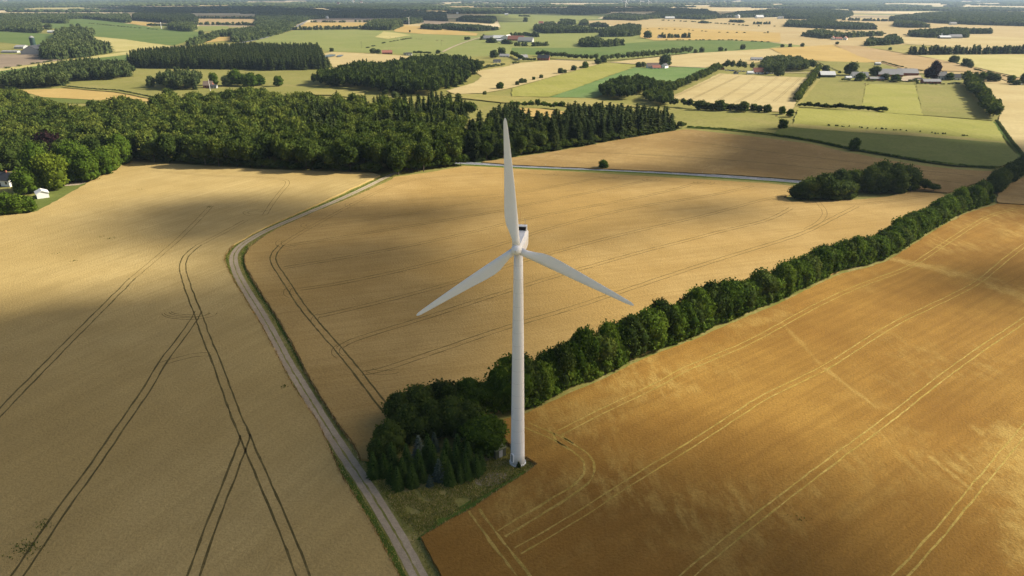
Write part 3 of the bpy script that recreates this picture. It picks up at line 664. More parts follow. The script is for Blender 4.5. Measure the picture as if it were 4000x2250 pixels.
def row(P, h, sp, label, leafm='leaf_dull', conif=False, r=None, wid=0., gap=0., name='tree_row'):
    L=pline(P,0,1.,smooth=False); it=[]; i=0.
    tot=len(L)
    while i<tot:
        x,y=L[int(i)]; d=math.hypot(x,y)
        if random.random()>=gap:
            hh=h*random.uniform(.75,1.15); rr=(r or sp*.62)*random.uniform(.85,1.15)
            if conif: it.append((x+random.uniform(-wid,wid),y+random.uniform(-wid,wid),rr,hh,random.choice(CFAR if d>1500 else CLO),.18))
            else: it.append((x+random.uniform(-wid,wid),y+random.uniform(-wid,wid),rr,hh,random.choice(FAR if d>1500 else LO),.43))
        i+=sp*random.uniform(.8,1.2)
    return wood_mesh(name,it,leafm,label)

# ---- main forest
W1=[(-400,330),(0,341),(41,345),(104,370),(166,389),(232,410),(290,418),(344,403),(456,389),(600,393),(613,375),(621,366),(1000,354),(1075,362),(1174,370),(1290,368),(1393,383),(1538,387),(1654,383),(1671,368),(1737,370),(1787,375),(1870,391),(1960,395),(1880,440),(1800,500),(1790,560),(1800,600),(1835,625),(1816,640),(1662,670),(1560,688),(1538,689),(1489,680),(1000,664),(952,658),(621,640),(497,630),(440,645),(400,648),(250,650),(150,650),(0,660),(-400,680)]
pts=scatter(W1,9.0,18.5,.8)
pts.sort(key=lambda p:math.hypot(p[0],p[1]))
nf=150; it=[]; MIXC=[]
for i,(X,Y,hh) in enumerate(pts):
    if i<nf:
        px,_=toPix(X,Y,0); left=px<1000
        tree(X,Y,random.uniform(5.4,7.2),hh,'tall broadleaf tree of the forest edge '+('above the left wheat field' if left else 'near the gravel track end'),
             'forest edge trees '+('above the left wheat field' if left else 'by the gravel track end'),'mi','leaf',joined=True)
    else:
        px,_=toPix(X,Y,0)
        if px>1150 and mnoise.noise(Vector((X/45,Y/45,3.)))>.12-.25*(px-1150)/700: MIXC.append((X,Y,random.uniform(3.4,4.8),hh*1.05,random.choice(CLO),.18))
        else: r=random.uniform(5.2,7.8); it.append((X,Y,r,hh*random.uniform(.88,1.1)*(1+.35*mnoise.noise(Vector((X/38,Y/38,9.)))),random.choice(CAN),.42))
wood_mesh('forest',it,'leaf','mass of broadleaf forest stretching behind its front edge')
W2=[(1800,500),(1880,440),(1995,398),(2050,425),(2110,440),(2200,432),(2215,405),(2380,403),(2455,408),(2590,422),(2630,428),(2640,450),(2670,462),(2682,497),(2580,517),(2414,544),(2248,575),(2124,596),(2000,613),(1930,625),(1840,628),(1800,600),(1790,560)]
pts=scatter(W2,6.0,17.5,.85); pts.sort(key=lambda p:math.hypot(p[0],p[1])); itc=[]
for i,(X,Y,hh) in enumerate(pts):
    px,_=toPix(X,Y,0)
    if i<150:
        con=random.random()<(.92 if px>2150 else .45)
        if con: tree(X,Y,random.uniform(3.8,5.0),hh*random.uniform(.82,1.04),'tall dark spruce along the forest edge beyond the paved road','spruces of the forest edge','cmi','needle','conifer','spruce_tree',joined=True)
        else: tree(X,Y,random.uniform(4.,5.4),hh*.85,'broadleaf tree mixed among the spruces behind the upper blade','broadleaf trees among the spruces','mi','leaf',joined=True)
    else: itc.append((X,Y,random.uniform(3.6,4.6),hh*random.uniform(.85,1.02),random.choice(CLO),.18))
wood_mesh('spruce_forest',itc+MIXC,'needle','dark spruces massed right of the upper blade and scattered through the forest')
# low thicket at the forest tip beside the track end
pts=scatter(B(1,(1300,935),(1220,860),(1230,760),(1500,660),(1750,660),(1980,760),(1975,830),(1640,880)),4.5,9,.7)
for X,Y,hh in pts[:60]: tree(X,Y,random.uniform(2.8,3.8),hh,'low bushy tree in the thicket at the forest tip','thicket at the forest tip','mi','leaf_hedge',joined=True)

it=[]
for P_ in ([(440,640),(497,628),(621,637),(952,656),(1000,662),(1300,672),(1480,682)],[(1620,672),(1816,645)],[(1850,630),(2000,614),(2124,597),(2248,576),(2414,545),(2580,518),(2675,500)]):
    for p in pline(P_,0,2.6,smooth=False): it.append((p[0]+random.uniform(-1,1),p[1]+1.5+random.uniform(-1,2.5),random.uniform(2.,3.4),random.uniform(3.5,8.),random.choice(CAN),.40))
wood_mesh('undergrowth',it,'leaf','shrubs filling the foot of the forest edge')
# ---- avenue and garden trees by the white house
for k,(px,py,r,h,lm,lb) in enumerate([
 (110,752,7,15.5,'leaf_hedge','round green tree between the white house and the white garage'),
 (212,738,8.2,23,'leaf_lime','tall lime green tree above the white garage'),
 (150,690,6.5,22,'leaf_hedge','green tree top just behind the tallest lime green tree'),
 (283,712,6.2,17,'leaf_hedge','tree with a pale trunk at the left end of the drive'),
 (345,706,7,19,'leaf_hedge','tree with a pale trunk over the drive bend'),
 (405,683,6.2,17.5,'leaf_hedge','avenue tree third from the forest corner'),
 (432,668,6.2,18,'leaf_hedge','avenue tree second from the forest corner'),
 (474,645,6.8,21,'leaf_hedge','tall avenue tree at the forest corner beside the wheat'),
 (300,672,7.5,22,'leaf_hedge','green tree behind the drive avenue'),
 (370,655,7,21,'leaf','green tree inside the forest behind the avenue end'),
 (205,628,8.5,21,'leaf_copper','dark purple copper tree among the green forest crowns'),
 (60,660,7.5,20,'leaf','forest tree behind the white house'),(0,668,7.5,20,'leaf','forest tree at the left edge behind the house')]):
    X,Y=ground(px,py); tree(X,Y,r*1.08,h*1.02,lb,'trees around the white house','hi' if px<500 and 'copper' not in lb else 'mi',lm)
for k,(px,py,r,h,lb) in enumerate([(-30,838,6,12,'garden bush cut by the left picture edge'),(25,836,5.6,12,'big garden bush below the white house'),(75,834,5.2,11,'garden bush between the house and the wheat'),(115,828,4.6,9.5,'garden bush below the white garage'),(60,815,4.2,6.5,'garden bush just below the house terrace'),(10,812,4.2,6,'garden bush under the house wall')]):
    X,Y=ground(px,py); tree(X,Y,r,h,lb,'bushes of the garden','ln','leaf_hedge','bush','garden_bush')

# ---- hedgerow from the turbine clump to the upper right
HL=[(2030,1598),(2053,1590),(2213,1515),(2374,1448),(2472,1396),(2539,1367),(2666,1321),(2733,1295),(2837,1248),(2977,1191),(3080,1145),(3184,1093),(3287,1048),(3375,1028),(3458,1002),(3546,950),(3634,888),(3704,851),(3766,820),(3828,799),(3870,785)]
def ordw(n_):
    o=['first','second','third','fourth','fifth','sixth','seventh','eighth','ninth','tenth','eleventh','twelfth','thirteenth','fourteenth','fifteenth','sixteenth','seventeenth','eighteenth','nineteenth']
    if n_<=19: return o[n_-1]
    t={2:'twent',3:'thirt',4:'fort',5:'fift',6:'sixt',7:'sevent'}[n_//10]; return t+('ieth' if n_%10==0 else 'y-'+o[n_%10-1])
HL=[(a,b+9) for a,b in HL]
L=pline(HL,0,.5,smooth=False); i=0.; k=0; pos=[]
while i<len(L)-2:
    a=np.array(L[int(i)]); b=np.array(L[min(int(i)+4,len(L)-1)]); t=(b-a)/max(np.linalg.norm(b-a),1e-6); nn=np.array([-t[1],t[0]])
    pos.append(a+nn*random.uniform(2.2,4.6)); i+=2*random.uniform(3.0,6.2)
for k,p in enumerate(pos):
    tree(p[0],p[1],random.uniform(3.6,5.4)+(.5 if k<22 else 0),random.uniform(9.2,13.4)+(3.0 if k<22 else .4),ordw(k+1)+' tree of the long hedgerow counting from the tower','hedgerow trees between wheat and rye','hi','leaf' if k%3==1 else 'leaf_hedge',name='hedge_tree')
HL2=[(3895,760),(3925,735),(3965,705),(4010,682),(4060,660),(4120,640)]
for k,p in enumerate(pline(HL2,0,7.,smooth=False)[:11]):
    tree(p[0]+random.uniform(-1,1),p[1]+4,random.uniform(4,5),random.uniform(10,12.5),ordw(k+1)+' tree of the shaded far hedgerow end at the right edge','far hedgerow end','hi','leaf',name='hedge_tree')
ribbon('grass_verge',M['verge'],HL,7,.075,'green grass strip at the foot of the hedgerow',wob=.15)
# shrubby skirt of the hedge
it=[]
for p in pline(HL,0,1.9,smooth=False): it.append((p[0]-.8+random.uniform(-.5,.5),p[1]+.9+random.uniform(-.3,.3),random.uniform(1.6,3.0),random.uniform(3.,8.6),random.choice(LN),.40))
wood_mesh('undergrowth',it,'leaf_hedge','leafy undergrowth along the foot of the hedgerow')

# ---- clump beside the turbine
for (px,py,r,h,lm,lb) in [(1490,1805,2.9,7.6,'leaf','leftmost low broadleaf tree of the clump by the track'),(1530,1762,3.4,8.6,'leaf','broadleaf tree on the track side of the clump behind the spruces'),
 (1600,1715,3.8,9.8,'leaf','broadleaf tree in the middle of the clump just behind the blue spruces'),(1690,1700,3.8,10,'leaf','dark broadleaf tree in the heart of the clump'),(1775,1690,4.0,10.4,'leaf','dark broadleaf tree right of the clump heart'),
 (1565,1655,3.6,9.4,'leaf','broadleaf tree on the wheat side of the clump, nearest the wheat tramline end'),(1650,1632,3.9,10.2,'leaf','tallest looking crown at the back left of the clump'),(1738,1612,4.0,10.4,'leaf','back crown in the middle of the clump against the wheat'),
 (1830,1602,3.9,9.8,'leaf_hedge','back crown of the clump left of the hedgerow start'),(1905,1600,3.6,9.2,'leaf_hedge','small crown joining clump and hedgerow left of the tower'),(1965,1596,3.6,9.4,'leaf_hedge','crown just left of the tower in the hedgerow line'),
 (1888,1752,4.7,9.2,'leaf_hedge','round lighter green tree above the transformer shed'),(1835,1700,3.8,9.6,'leaf','dark crown behind the round lighter tree')]:
    X,Y=ground(px,py); tree(X,Y,r*1.15,h*1.03,lb,'broadleaf trees of the turbine clump','hi',lm)
SP=[(250,700,6.8,0),(330,690,6.2,0),(430,790,6.,0),(540,770,6.2,0),(470,735,6.6,0),(590,690,7.2,0),(820,760,6.4,0),(780,700,7.4,0),(870,660,7.4,0),(940,715,6.8,0),(1020,690,6.,0),(1055,650,5.4,0),
 (300,620,7.2,0),(390,640,7.4,0),(500,650,7.2,0),(700,660,7.6,0),(800,620,7.8,0),(960,640,7.6,0),(660,590,8,0),(880,590,7.8,0),(740,720,5.6,1),(670,772,3.2,1),(590,560,6.4,1),(520,640,5.0,1),(705,500,5.2,1)]
SP+=[(380,745,5.2,0),(620,735,4.6,0),(900,735,5.,0)]
SPL=['left outermost','left second','front corner','front row second','front inner','middle front','front right','tall front right','tall right','right front','right outer','rightmost low','back left','back left second','back middle left','central tall','central right tall','right back','tall central back','tall right back']
BL=['bright blue spruce in front of the green spruces','little blue spruce at the clump foot by the grass','blue spruce tip highest among the dark spruces','dull blue spruce left of centre in the clump','blue spruce tip below the broadleaf crowns']
for k,(a,b,h,bl) in enumerate(SP):
    (px,py),=C(1,1,(a,b)); X,Y=ground(px,py)
    if bl: tree(X,Y,h*.29,h,BL[k-20],'blue spruces of the turbine clump','chi','needle_blue','conifer','blue_spruce')
    else: tree(X,Y,h*.27,h,(SPL+['']*5+['low front','low middle','low right front'])[k]+' dark green spruce of the clump beside the turbine','green spruces of the turbine clump','chi','needle_young','conifer','spruce_tree')

# ---- right clumps
for (a,b,r,h,lb) in [(300,1150,5.5,10,'left low tree of the left round clump beyond the wheat'),(400,1150,6.5,14,'left big tree of the left round clump'),(520,1150,7,15.5,'middle tree of the left round clump'),(620,1160,5.5,11,'front tree of the left round clump'),(720,1150,6.5,12,'right front tree of the left round clump'),(680,1080,6.5,14,'rear tree of the left round clump'),(790,1080,5.5,15,'slender rear right tree of the left round clump'),
   (950,1085,7,16.5,'left big tree of the right round clump'),(1050,1075,7.5,19,'tallest tree of the right round clump'),(1040,1100,5,12,'front green tree of the right round clump'),(1170,1080,7,18,'middle right tree of the right round clump'),(1280,1075,7,17,'right big tree of the right round clump'),(1220,1100,4.5,11,'small front tree of the right round clump'),(1340,1060,4.8,11,'rightmost low tree of the right round clump')]:
    (px,py),=B(3,(a,b)); X,Y=ground(px,py); tree(X,Y,r,h*.95,lb,'trees of the two round clumps','hi','leaf')
for (a,b,r,h,lb) in [(1470,1075,3.4,7,'left bush between round clump and hedgerow'),(1560,1085,3.8,5,'right bush between round clump and hedgerow')]:
    (px,py),=B(3,(a,b)); X,Y=ground(px,py); tree(X,Y,r,h,lb,None,'mi','leaf','bush','bush')
for (x,y,r,h,lb) in [B(2,(862,862))[0]+(3.4,6,'single bush beside the paved road'),B(3,(808,695))[0]+(4,9.5,'dark bush on the ditch between green field and barley'),B(3,(135,490))[0]+(4.5,8.5,'dark bush at the corner of the mown meadow'),
   B(3,(130,352))[0]+(3.5,8,'bush at the lane corner above the grazing horses'),B(3,(205,378))[0]+(3.6,8,'second bush at the lane corner above the grazing horses')]:
    X,Y=ground(x,y); tree(X,Y,r,h,lb,None,'ln','leaf_hedge','bush','bush')

# ---- lone trees in the middle distance (z = strip coordinates)
LT=[A(1,(225,865))[0]+(7,14,'lone round tree in the meadow left of the central wood'),A(1,(2455,895))[0]+(4.5,9,'lone umbrella shaped tree at the corner of the pale stubble'),
 A(1,(2300,955))[0]+(2.6,5,'small bush below the umbrella shaped tree'),A(1,(1300,945))[0]+(4,5,'small willow bush in the meadow below the central wood'),A(1,(1400,982))[0]+(4.5,5.5,'dark low bush in the meadow below the central wood'),
 A(2,(52,857))[0]+(3,6,'lowest bush of the diagonal row beside the pale stubble'),A(2,(95,838))[0]+(4,7,'second bush up the diagonal row'),A(2,(130,835))[0]+(3,6,'third bush up the diagonal row'),A(2,(218,805))[0]+(2.6,5,'fourth bush up the diagonal row'),
 A(2,(293,788))[0]+(3.4,6,'fifth bush up the diagonal row'),A(2,(490,740))[0]+(5,9,'dark tree half way up the diagonal row'),A(2,(530,735))[0]+(3.4,6,'bush right of the dark tree in the diagonal row'),A(2,(620,710))[0]+(5,9,'grey green tree in the upper diagonal row'),
 A(2,(733,685))[0]+(6,11,'round olive tree near the top of the diagonal row'),A(2,(692,690))[0]+(2.6,4,'little bush left of the round olive tree'),A(2,(920,635))[0]+(7,15,'tree standing at the bend of the middle tree line'),
 A(2,(868,645))[0]+(6,5,'flat bush left of the tree line bend'),
 A(2,(1845,533))[0]+(5,7,'low bush right of the tree line end'),A(2,(1908,528))[0]+(6,12,'first round tree right of the tree line end'),A(2,(2098,515))[0]+(5.5,10,'second round tree right of the tree line end'),A(2,(2150,512))[0]+(2.8,6,'small tree beside the second round tree'),A(2,(2318,498))[0]+(6,12,'third round tree right of the tree line end'),
 A(3,(142,478))[0]+(4.5,8,'left one of three round trees along the green band end'),A(3,(222,475))[0]+(4.8,9,'middle one of three round trees along the green band end'),A(3,(344,473))[0]+(5.2,10,'right one of three round trees along the green band end'),A(3,(694,447))[0]+(4.5,7,'round bush on the tan field beyond the gold field'),
 A(2,(1365,385))[0]+(12,22,'big lone round tree in front of the golden field'),A(2,(135,222))[0]+(12,22,'lone ball shaped tree in the far green meadow'),
 A(3,(1228,505))[0]+(4,6,'bush in the rough ground left of the conifer belt'),A(3,(1868,630))[0]+(8,10,'spreading bush on the dry slope right of the farms'),A(3,(1985,665))[0]+(8,12,'double bush on the dry slope right of the farms'),A(3,(2030,675))[0]+(6,10,'smaller half of the double bush on the dry slope'),
 A(3,(2442,845))[0]+(5.5,13,'tree at the top of the right tan field'),A(3,(2500,860))[0]+(5,6,'low bush at the top of the right tan field'),A(3,(2560,845))[0]+(6,15,'tree at the right edge above the tan field'),
 A(3,(830,755))[0]+(10,20,'big round tree left of the farmyards'),A(3,(1075,760))[0]+(9,15,'round tree between the two farm barns'),A(3,(580,720))[0]+(6.5,10,'tree behind the open shelter barn'),A(3,(925,810))[0]+(7,9,'garden tree in front of the grey farmhouse'),A(3,(1278,822))[0]+(6.5,11,'garden tree in front of the great barn'),A(3,(1170,808))[0]+(6,8,'light green garden tree before the low stable'),
 A(3,(1640,795))[0]+(9.5,20,'dark purple tree behind the long bungalow'),A(3,(1680,740))[0]+(7,20,'green tree top right behind the purple tree'),A(3,(1820,805))[0]+(6,11,'tree right of the grey house'),A(3,(108,765))[0]+(8,18,'round tree at the stubble square corner'),
 A(3,(2085,815))[0]+(3.6,13,'slim tree right of the tall dark row'),A(3,(2140,815))[0]+(5,13,'pale tree right of the slim tree'),A(3,(2205,812))[0]+(6,14,'paired pale tree near the right tan field'),A(3,(2240,815))[0]+(5,13,'second paired pale tree near the right tan field'),A(3,(2290,818))[0]+(6,9,'low dark tree ending the group above the tan field'),
 A(2,(1535,665))[0]+(11,20,'big tree beside the red roofed farmhouse'),A(2,(1275,680))[0]+(6,10,'small tree left of the red roofed farmhouse'),A(2,(1320,670))[0]+(5,8,'bush left of the red roofed farmhouse'),
 A(1,(2395,582))[0]+(8,16,'round tree left of the small grey bungalow'),A(1,(2472,560))[0]+(8,17,'round tree behind the small grey bungalow'),A(1,(762,520))[0]+(5,8,'round bush above the pond field'),A(1,(2112,402))[0]+(5,9,'left one of two round bushes in the pale ley'),A(1,(2138,400))[0]+(5,9,'right one of two round bushes in the pale ley'),
 A(1,(1548,325))[0]+(3,8,'small pointed tree in the far hay'),A(1,(1830,540))[0]+(5,7,'bush beside the white cabin lane'),A(1,(1230,540))[0]+(6,8,'bush left of the red brick farmhouse'),A(1,(1180,538))[0]+(7,11,'trees left of the red brick farmhouse'),
 A(0,(1520,880))[0]+(6,16,'slender tree left of the pine group'),A(0,(2150,855))[0]+(7,17,'round tree right of the thatched farmhouse'),A(0,(2290,865))[0]+(8,15,'broad tree right of the thatched farmhouse'),A(0,(2370,860))[0]+(10,22,'tall leaning tree right of the thatched farmhouse'),A(0,(2520,865))[0]+(11,15,'wide tree ending the group right of the thatched farmhouse'),
 A(1,(30,858))[0]+(9,15,'broad tree beside the lone meadow tree'),A(0,(2025,355))[0]+(9,12,'round bush left of the upper woods'),
 A(0,(725,275))[0]+(7,14,'left one of two dark round trees on the skyline of the left wood'),A(0,(790,275))[0]+(8,15,'right one of two dark round trees on the skyline of the left wood'),A(0,(490,300))[0]+(14,17,'trees above the little tan barn')]
for (x,y,r,h,lb) in LT:
    X,Y=ground(x,y); d=math.hypot(X,Y); bush='bush' in lb.split(' ')[:8] and 'bushes' not in lb
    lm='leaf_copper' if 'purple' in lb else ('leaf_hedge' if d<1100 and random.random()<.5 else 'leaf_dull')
    f=min(1., 0.93)
    tree(X,Y,r*f,max(h*f,1.55*r),lb,None,'ln',lm,'bush' if bush else 'tree','bush' if bush else 'broadleaf_tree',joined=True)

# ---- middle and far woods, each read as one mass
D=12
wood(mul(A(0,(1260,570),(1330,518),(1500,498),(1850,478),(2200,455),(2576,438)),A(1,(0,448),(250,450),(620,455),(668,510),(620,560),(720,588),(778,640),(772,685),(600,702),(0,712)),A(0,(2576,702),(1600,688),(1380,682),(1250,610))),17,7,1.,'needle','dense conifer plantation above the left meadow')
wood(mul([(-200,290)],A(0,(0,735),(300,695),(500,645),(560,625),(850,592),(1230,618),(1380,678),(1425,750),(1200,800),(850,818),(730,812),(650,875),(560,885),(400,892),(0,902)),[(-200,355)]),16,7.5,.25,'leaf_dull','mixed wood at the left between pale strip and golden field')
wood(A(0,(1550,780),(1640,712),(1800,700),(1990,712),(2030,850),(1990,905),(1700,908),(1570,885)),17,7,.3,'leaf_dull','group of old pines beside the thatched farmhouse')
wood(A(0,(390,500),(430,420),(550,380),(556,300),(720,268),(940,288),(940,352),(700,390),(690,432),(820,430),(960,408),(1130,445),(1165,520),(950,562),(700,592),(480,604),(420,582)),18,9,.3,'leaf_dull','dark wood right of the silo farm')
wood(mul([(-200,30)],A(0,(0,92),(350,90),(560,68),(700,92),(950,108),(1290,120),(1310,232),(1000,202),(850,188),(680,195),(680,238),(400,232),(412,300),(400,335),(0,312)),[(-200,115)]),16,12,.15,'leaf_dull','broad wooded hill at the upper left')
wood(A(0,(1335,145),(1500,85),(1900,118),(1995,180),(1985,225),(1750,235),(1500,218),(1335,205)),18,11,.6,'needle','dark plantation at the upper left of centre')
wood(A(0,(1705,300),(1700,225),(1800,210),(1950,228),(1988,290),(1920,322)),17,9,.0,'leaf_dull','round green wood in front of the dark plantation')
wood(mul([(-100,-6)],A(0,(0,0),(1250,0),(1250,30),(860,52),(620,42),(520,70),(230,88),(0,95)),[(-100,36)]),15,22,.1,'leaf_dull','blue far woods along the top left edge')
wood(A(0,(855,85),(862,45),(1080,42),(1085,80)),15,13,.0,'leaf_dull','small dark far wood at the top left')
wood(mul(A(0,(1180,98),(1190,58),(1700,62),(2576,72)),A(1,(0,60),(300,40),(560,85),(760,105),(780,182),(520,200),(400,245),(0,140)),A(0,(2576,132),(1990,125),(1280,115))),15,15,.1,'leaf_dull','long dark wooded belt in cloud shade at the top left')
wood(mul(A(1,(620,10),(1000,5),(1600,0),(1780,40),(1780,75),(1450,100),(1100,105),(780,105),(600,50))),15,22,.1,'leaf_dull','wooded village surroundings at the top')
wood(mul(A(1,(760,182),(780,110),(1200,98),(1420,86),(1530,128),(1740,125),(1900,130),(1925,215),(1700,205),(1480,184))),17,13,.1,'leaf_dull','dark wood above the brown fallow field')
wood(A(1,(0,235),(0,140),(540,145),(520,200),(400,245),(330,310),(200,352),(60,385),(0,392)),14,11,.1,'leaf_dull','trees along the left side of the distant road')
wood(A(0,(1800,445),(1950,378),(2190,308),(2320,290),(2576,265),(2600,400),(2430,425),(2330,425),(2350,372),(2200,372),(2060,430),(1900,465),(1820,465)),15,9.5,.1,'leaf_dull','bushy wood above the plantation at the upper left')
row(A(0,(1300,190),(1000,158),(700,150)),13,14,'far tree row crossing the upper left hill')
row(A(0,(1990,188),(2576,192),(2900,190)),13,13,'upper tree row left of the distant road',wid=3)
row(A(0,(1990,248),(2576,256),(2900,250)),12,12,'lower tree row left of the distant road',wid=3,gap=.1)
row(A(0,(1500,258),(1700,262)),9,10,'short row of bushes below the upper left plantation')
row(A(0,(640,872),(900,900),(1200,918),(1450,968),(1600,1000)),2.2,2.6,'low reeds along the winding meadow ditch',name='reeds',r=1.6)
row(A(1,(382,302),(700,300),(1090,293)),13,10,'straight tree row above the broad pale ley',wid=2)
row(A(1,(560,226),(900,226)),9,9,'low hedge in front of the brown fallow field',gap=.35)
row(A(1,(980,222),(1160,224)),10,10,'short hedge right of the first low hedge',gap=.3)
wood(A(1,(1075,298),(1080,255),(1190,195),(1460,192),(1475,262),(1385,305),(1250,305)),19,9,.2,'leaf_dull','green wood between the golden fields at upper middle')
wood(A(1,(1455,240),(1480,175),(1660,178),(1675,228),(1560,246)),18,11,0,'leaf_dull','trees behind the lattice windmill')
wood(A(1,(1940,210),(2100,155),(2400,160),(2435,195),(2380,238),(2200,225)),16,11,0,'leaf_dull','dark hilltop trees at upper middle')
wood(A(1,(1605,280),(1700,238),(1850,248),(1950,232),(2300,255),(2465,275),(2468,305),(2250,315),(2000,308),(1860,285),(1850,303),(1630,290)),14,10,0,'leaf_dull','bushy belt in front of the hilltop trees')
wood(A(1,(448,850),(455,790),(520,738),(620,748),(618,700),(700,695),(780,690),(900,648),(1010,605),(1090,615),(1250,630),(1480,588),(1560,568),(1900,550),(2150,560),(2290,570),(2290,650),(1950,650),(1940,705),(2200,700),(2262,740),(2268,785),(1920,908),(1870,955),(1650,965),(1300,945),(1100,915),(720,875),(480,865)),17,7.4,.12,'leaf','central wood beyond the meadow')
wood(A(2,(655,455),(700,382),(860,366),(920,408),(1060,388),(1205,420),(1205,448),(980,474),(700,474)),15,8.5,0,'leaf_dull','dark oval copse on the pale ley')
wood(A(2,(225,280),(230,245),(400,236),(900,285),(1010,288),(1022,325),(900,330),(350,338),(240,318)),16,9,.1,'leaf_dull','belt of trees behind the oval copse')
wood(A(2,(885,375),(890,320),(930,285),(1070,250),(1180,236),(1285,248),(1292,300),(1272,355),(1200,368)),17,9,.05,'leaf_dull','tree group around the hidden farm left of the lone round tree')
wood(A(2,(0,110),(0,82),(250,76),(490,84),(495,135)),16,15,0,'leaf_dull','far dark tree belt at the top centre')
wood(A(2,(500,145),(505,92),(600,58),(700,62),(980,98),(985,132),(700,155)),20,14,0,'leaf_dull','dark far hill wood at the top centre')
wood(A(2,(788,275),(790,236),(870,222),(1000,248),(1005,278)),14,9,0,'leaf_dull','small copse above the tree belt')
wood(A(2,(632,258),(640,232),(740,190),(778,235),(768,260)),16,9,0,'leaf_dull','round copse left of the small copse')
wood(A(2,(460,252),(470,215),(560,190),(630,200),(640,250)),14,9,0,'leaf_dull','grove beside the red roofed far house')
wood(A(2,(318,250),(330,218),(420,216),(430,248)),10,8,0,'leaf_dull','clipped orchard beside the red roofed far house')
wood(mul(A(2,(845,195),(1000,140),(1100,128),(1340,148),(1500,105),(1700,78),(2000,108),(2100,148),(2300,110),(2700,90)),A(2,(2700,172),(2100,182),(1930,200),(1500,182),(1240,208))),16,15,.05,'leaf_dull','long dark wood across the top right of centre')
wood(A(2,(1040,100),(1050,78),(1400,72),(1500,110),(1100,112)),15,17,0,'leaf_dull','dark wood under the three far turbines')
wood(mul(A(2,(855,935),(880,880),(920,838),(1050,765),(1250,752),(1380,775),(1470,810),(1500,850),(1460,900),(1320,950),(1240,960),(1200,1005),(960,1005),(880,965))),13,6.5,0,'leaf','round wood beside the bright beet field')
wood(mul(A(2,(1300,1000),(1330,930),(1470,810),(1560,825),(1800,755),(2060,638),(2125,628),(2125,700),(2000,765),(1700,905),(1590,985)),B(2,(1500,215),(1520,300),(1250,250),(1230,230))),11,6.5,0,'leaf','tree strip climbing from the round wood to the red roofed cottage')
row(A(2,(385,585),(600,600),(880,612)),12,8,'left half of the long middle tree line',wid=2)
row(A(2,(960,612),(1300,592),(1600,560),(1815,535)),13,8,'right half of the long middle tree line',wid=2)
wood(A(3,(178,270),(185,225),(210,200),(390,206),(440,168),(600,178),(700,216),(1060,236),(1105,280),(1090,300),(850,300)),15,10,.2,'leaf_dull','large wood in the upper right with a dark plantation behind')
wood(A(3,(335,362),(345,325),(500,292),(760,328),(1160,312),(1188,360),(850,378),(600,392)),15,9.5,.05,'leaf_dull','long grove above the white gabled farm')
wood(A(3,(955,465),(985,430),(1030,375),(1180,388),(1195,348),(1290,346),(1385,425),(1385,440),(1100,462)),13,8.5,0,'leaf_dull','grove around the white house with dormers')
wood(mul(A(3,(1395,330),(1420,305),(1700,285),(1830,268),(2000,285),(2240,285),(2305,330),(2290,342),(2000,342),(1992,385),(1650,385),(1438,372))),15,9.5,0,'leaf_dull','grove behind the grey roofed farm at the right')
row(A(3,(1445,552),(1800,548),(2200,545),(2700,540)),15,8,'long conifer belt at the right edge',leafm='needle',conif=True,r=4.5,wid=5)
row(A(3,(1445,545),(2200,538),(2700,533)),15,8,'second line of the long conifer belt',leafm='leaf_dull',wid=4)
wood(A(3,(1272,270),(1288,195),(1440,205),(1625,232),(1628,280),(1440,280)),18,11,0,'leaf_dull','dark copse in the far right fields')
wood(mul(A(3,(1190,188),(1250,160),(1550,128),(1900,108),(2576,118)),[(4150,46),(4150,104)],A(3,(2576,265),(2100,252),(1700,235),(1300,205))),16,15,.05,'leaf_dull','wide dark forest across the far right')
wood(mul(A(3,(-150,150),(0,88),(500,80),(840,108),(860,150),(740,192),(640,205),(400,196),(180,190),(180,165),(0,142))),16,15,.05,'leaf_dull','far forest tongue at the upper right')
row(A(3,(760,205),(1000,212),(1320,216)),13,13,'far tree row left of the dark copse',gap=.1)
wood(mul(A(2,(2480,705),(2500,640),(2576,560)),A(3,(0,565),(120,560),(300,558),(380,598),(460,605),(482,700),(350,722),(190,722),(60,745),(0,760))),13,7.5,0,'leaf_dull','grove around the red roofed cottage')
row(A(2,(2140,695),(2250,698),(2400,715)),14,7,'dark trees behind the parked vehicles',wid=4)
row(B(3,(1880,80),(1930,170),(1985,200),(2030,290),(2080,330),(2120,400)),15,6.5,'tall dark tree row between paddock and right tan field',leafm='leaf',wid=2.5,r=6)
row(B(3,(1870,50),(1960,150),(2050,270),(2140,385)),14,7,'second line of the tall dark tree row',leafm='leaf',wid=2,r=5.5)
row(B(3,(310,285),(420,290),(540,300)),5.5,3.2,'left part of the low clipped field hedge',leafm='leaf',r=2.8)
row(B(3,(555,300),(640,305)),5,3.2,'short middle part of the low field hedge',leafm='leaf',r=2.8)
row(B(3,(665,305),(850,322),(1100,335)),5.8,3.2,'right part of the low clipped field hedge',leafm='leaf',r=2.8)
row(B(2,(1440,275),(1600,285),(1740,300)),9,5,'dense left part of the hedgerow below the stubble square',leafm='leaf',wid=1.5)
for j,(a,b,r,h) in enumerate([(1770,310,5,10),(1830,312,4,8),(1880,315,3.5,7),(1960,318,5.5,11),(2020,312,3.4,7),(2065,316,3,7),(2120,320,4,7),(2180,330,5.5,11),(2280,318,4,7),(2330,330,3.6,7),(2405,335,4,8)]):
    (px,py),=B(2,(a,b)); X,Y=ground(px,py); tree(X,Y,r,h,ordw(j+1)+' bush after the dense hedge, counting right below the stubble square','bushes below the stubble square','ln','leaf','bush','bush',joined=True)
row(mul(B(3,(275,235),(320,150),(400,60)),A(3,(510,700))),8.5,3.6,'tall clipped hedge climbing to the open shelter barn',leafm='leaf',r=3.6,wid=1.)
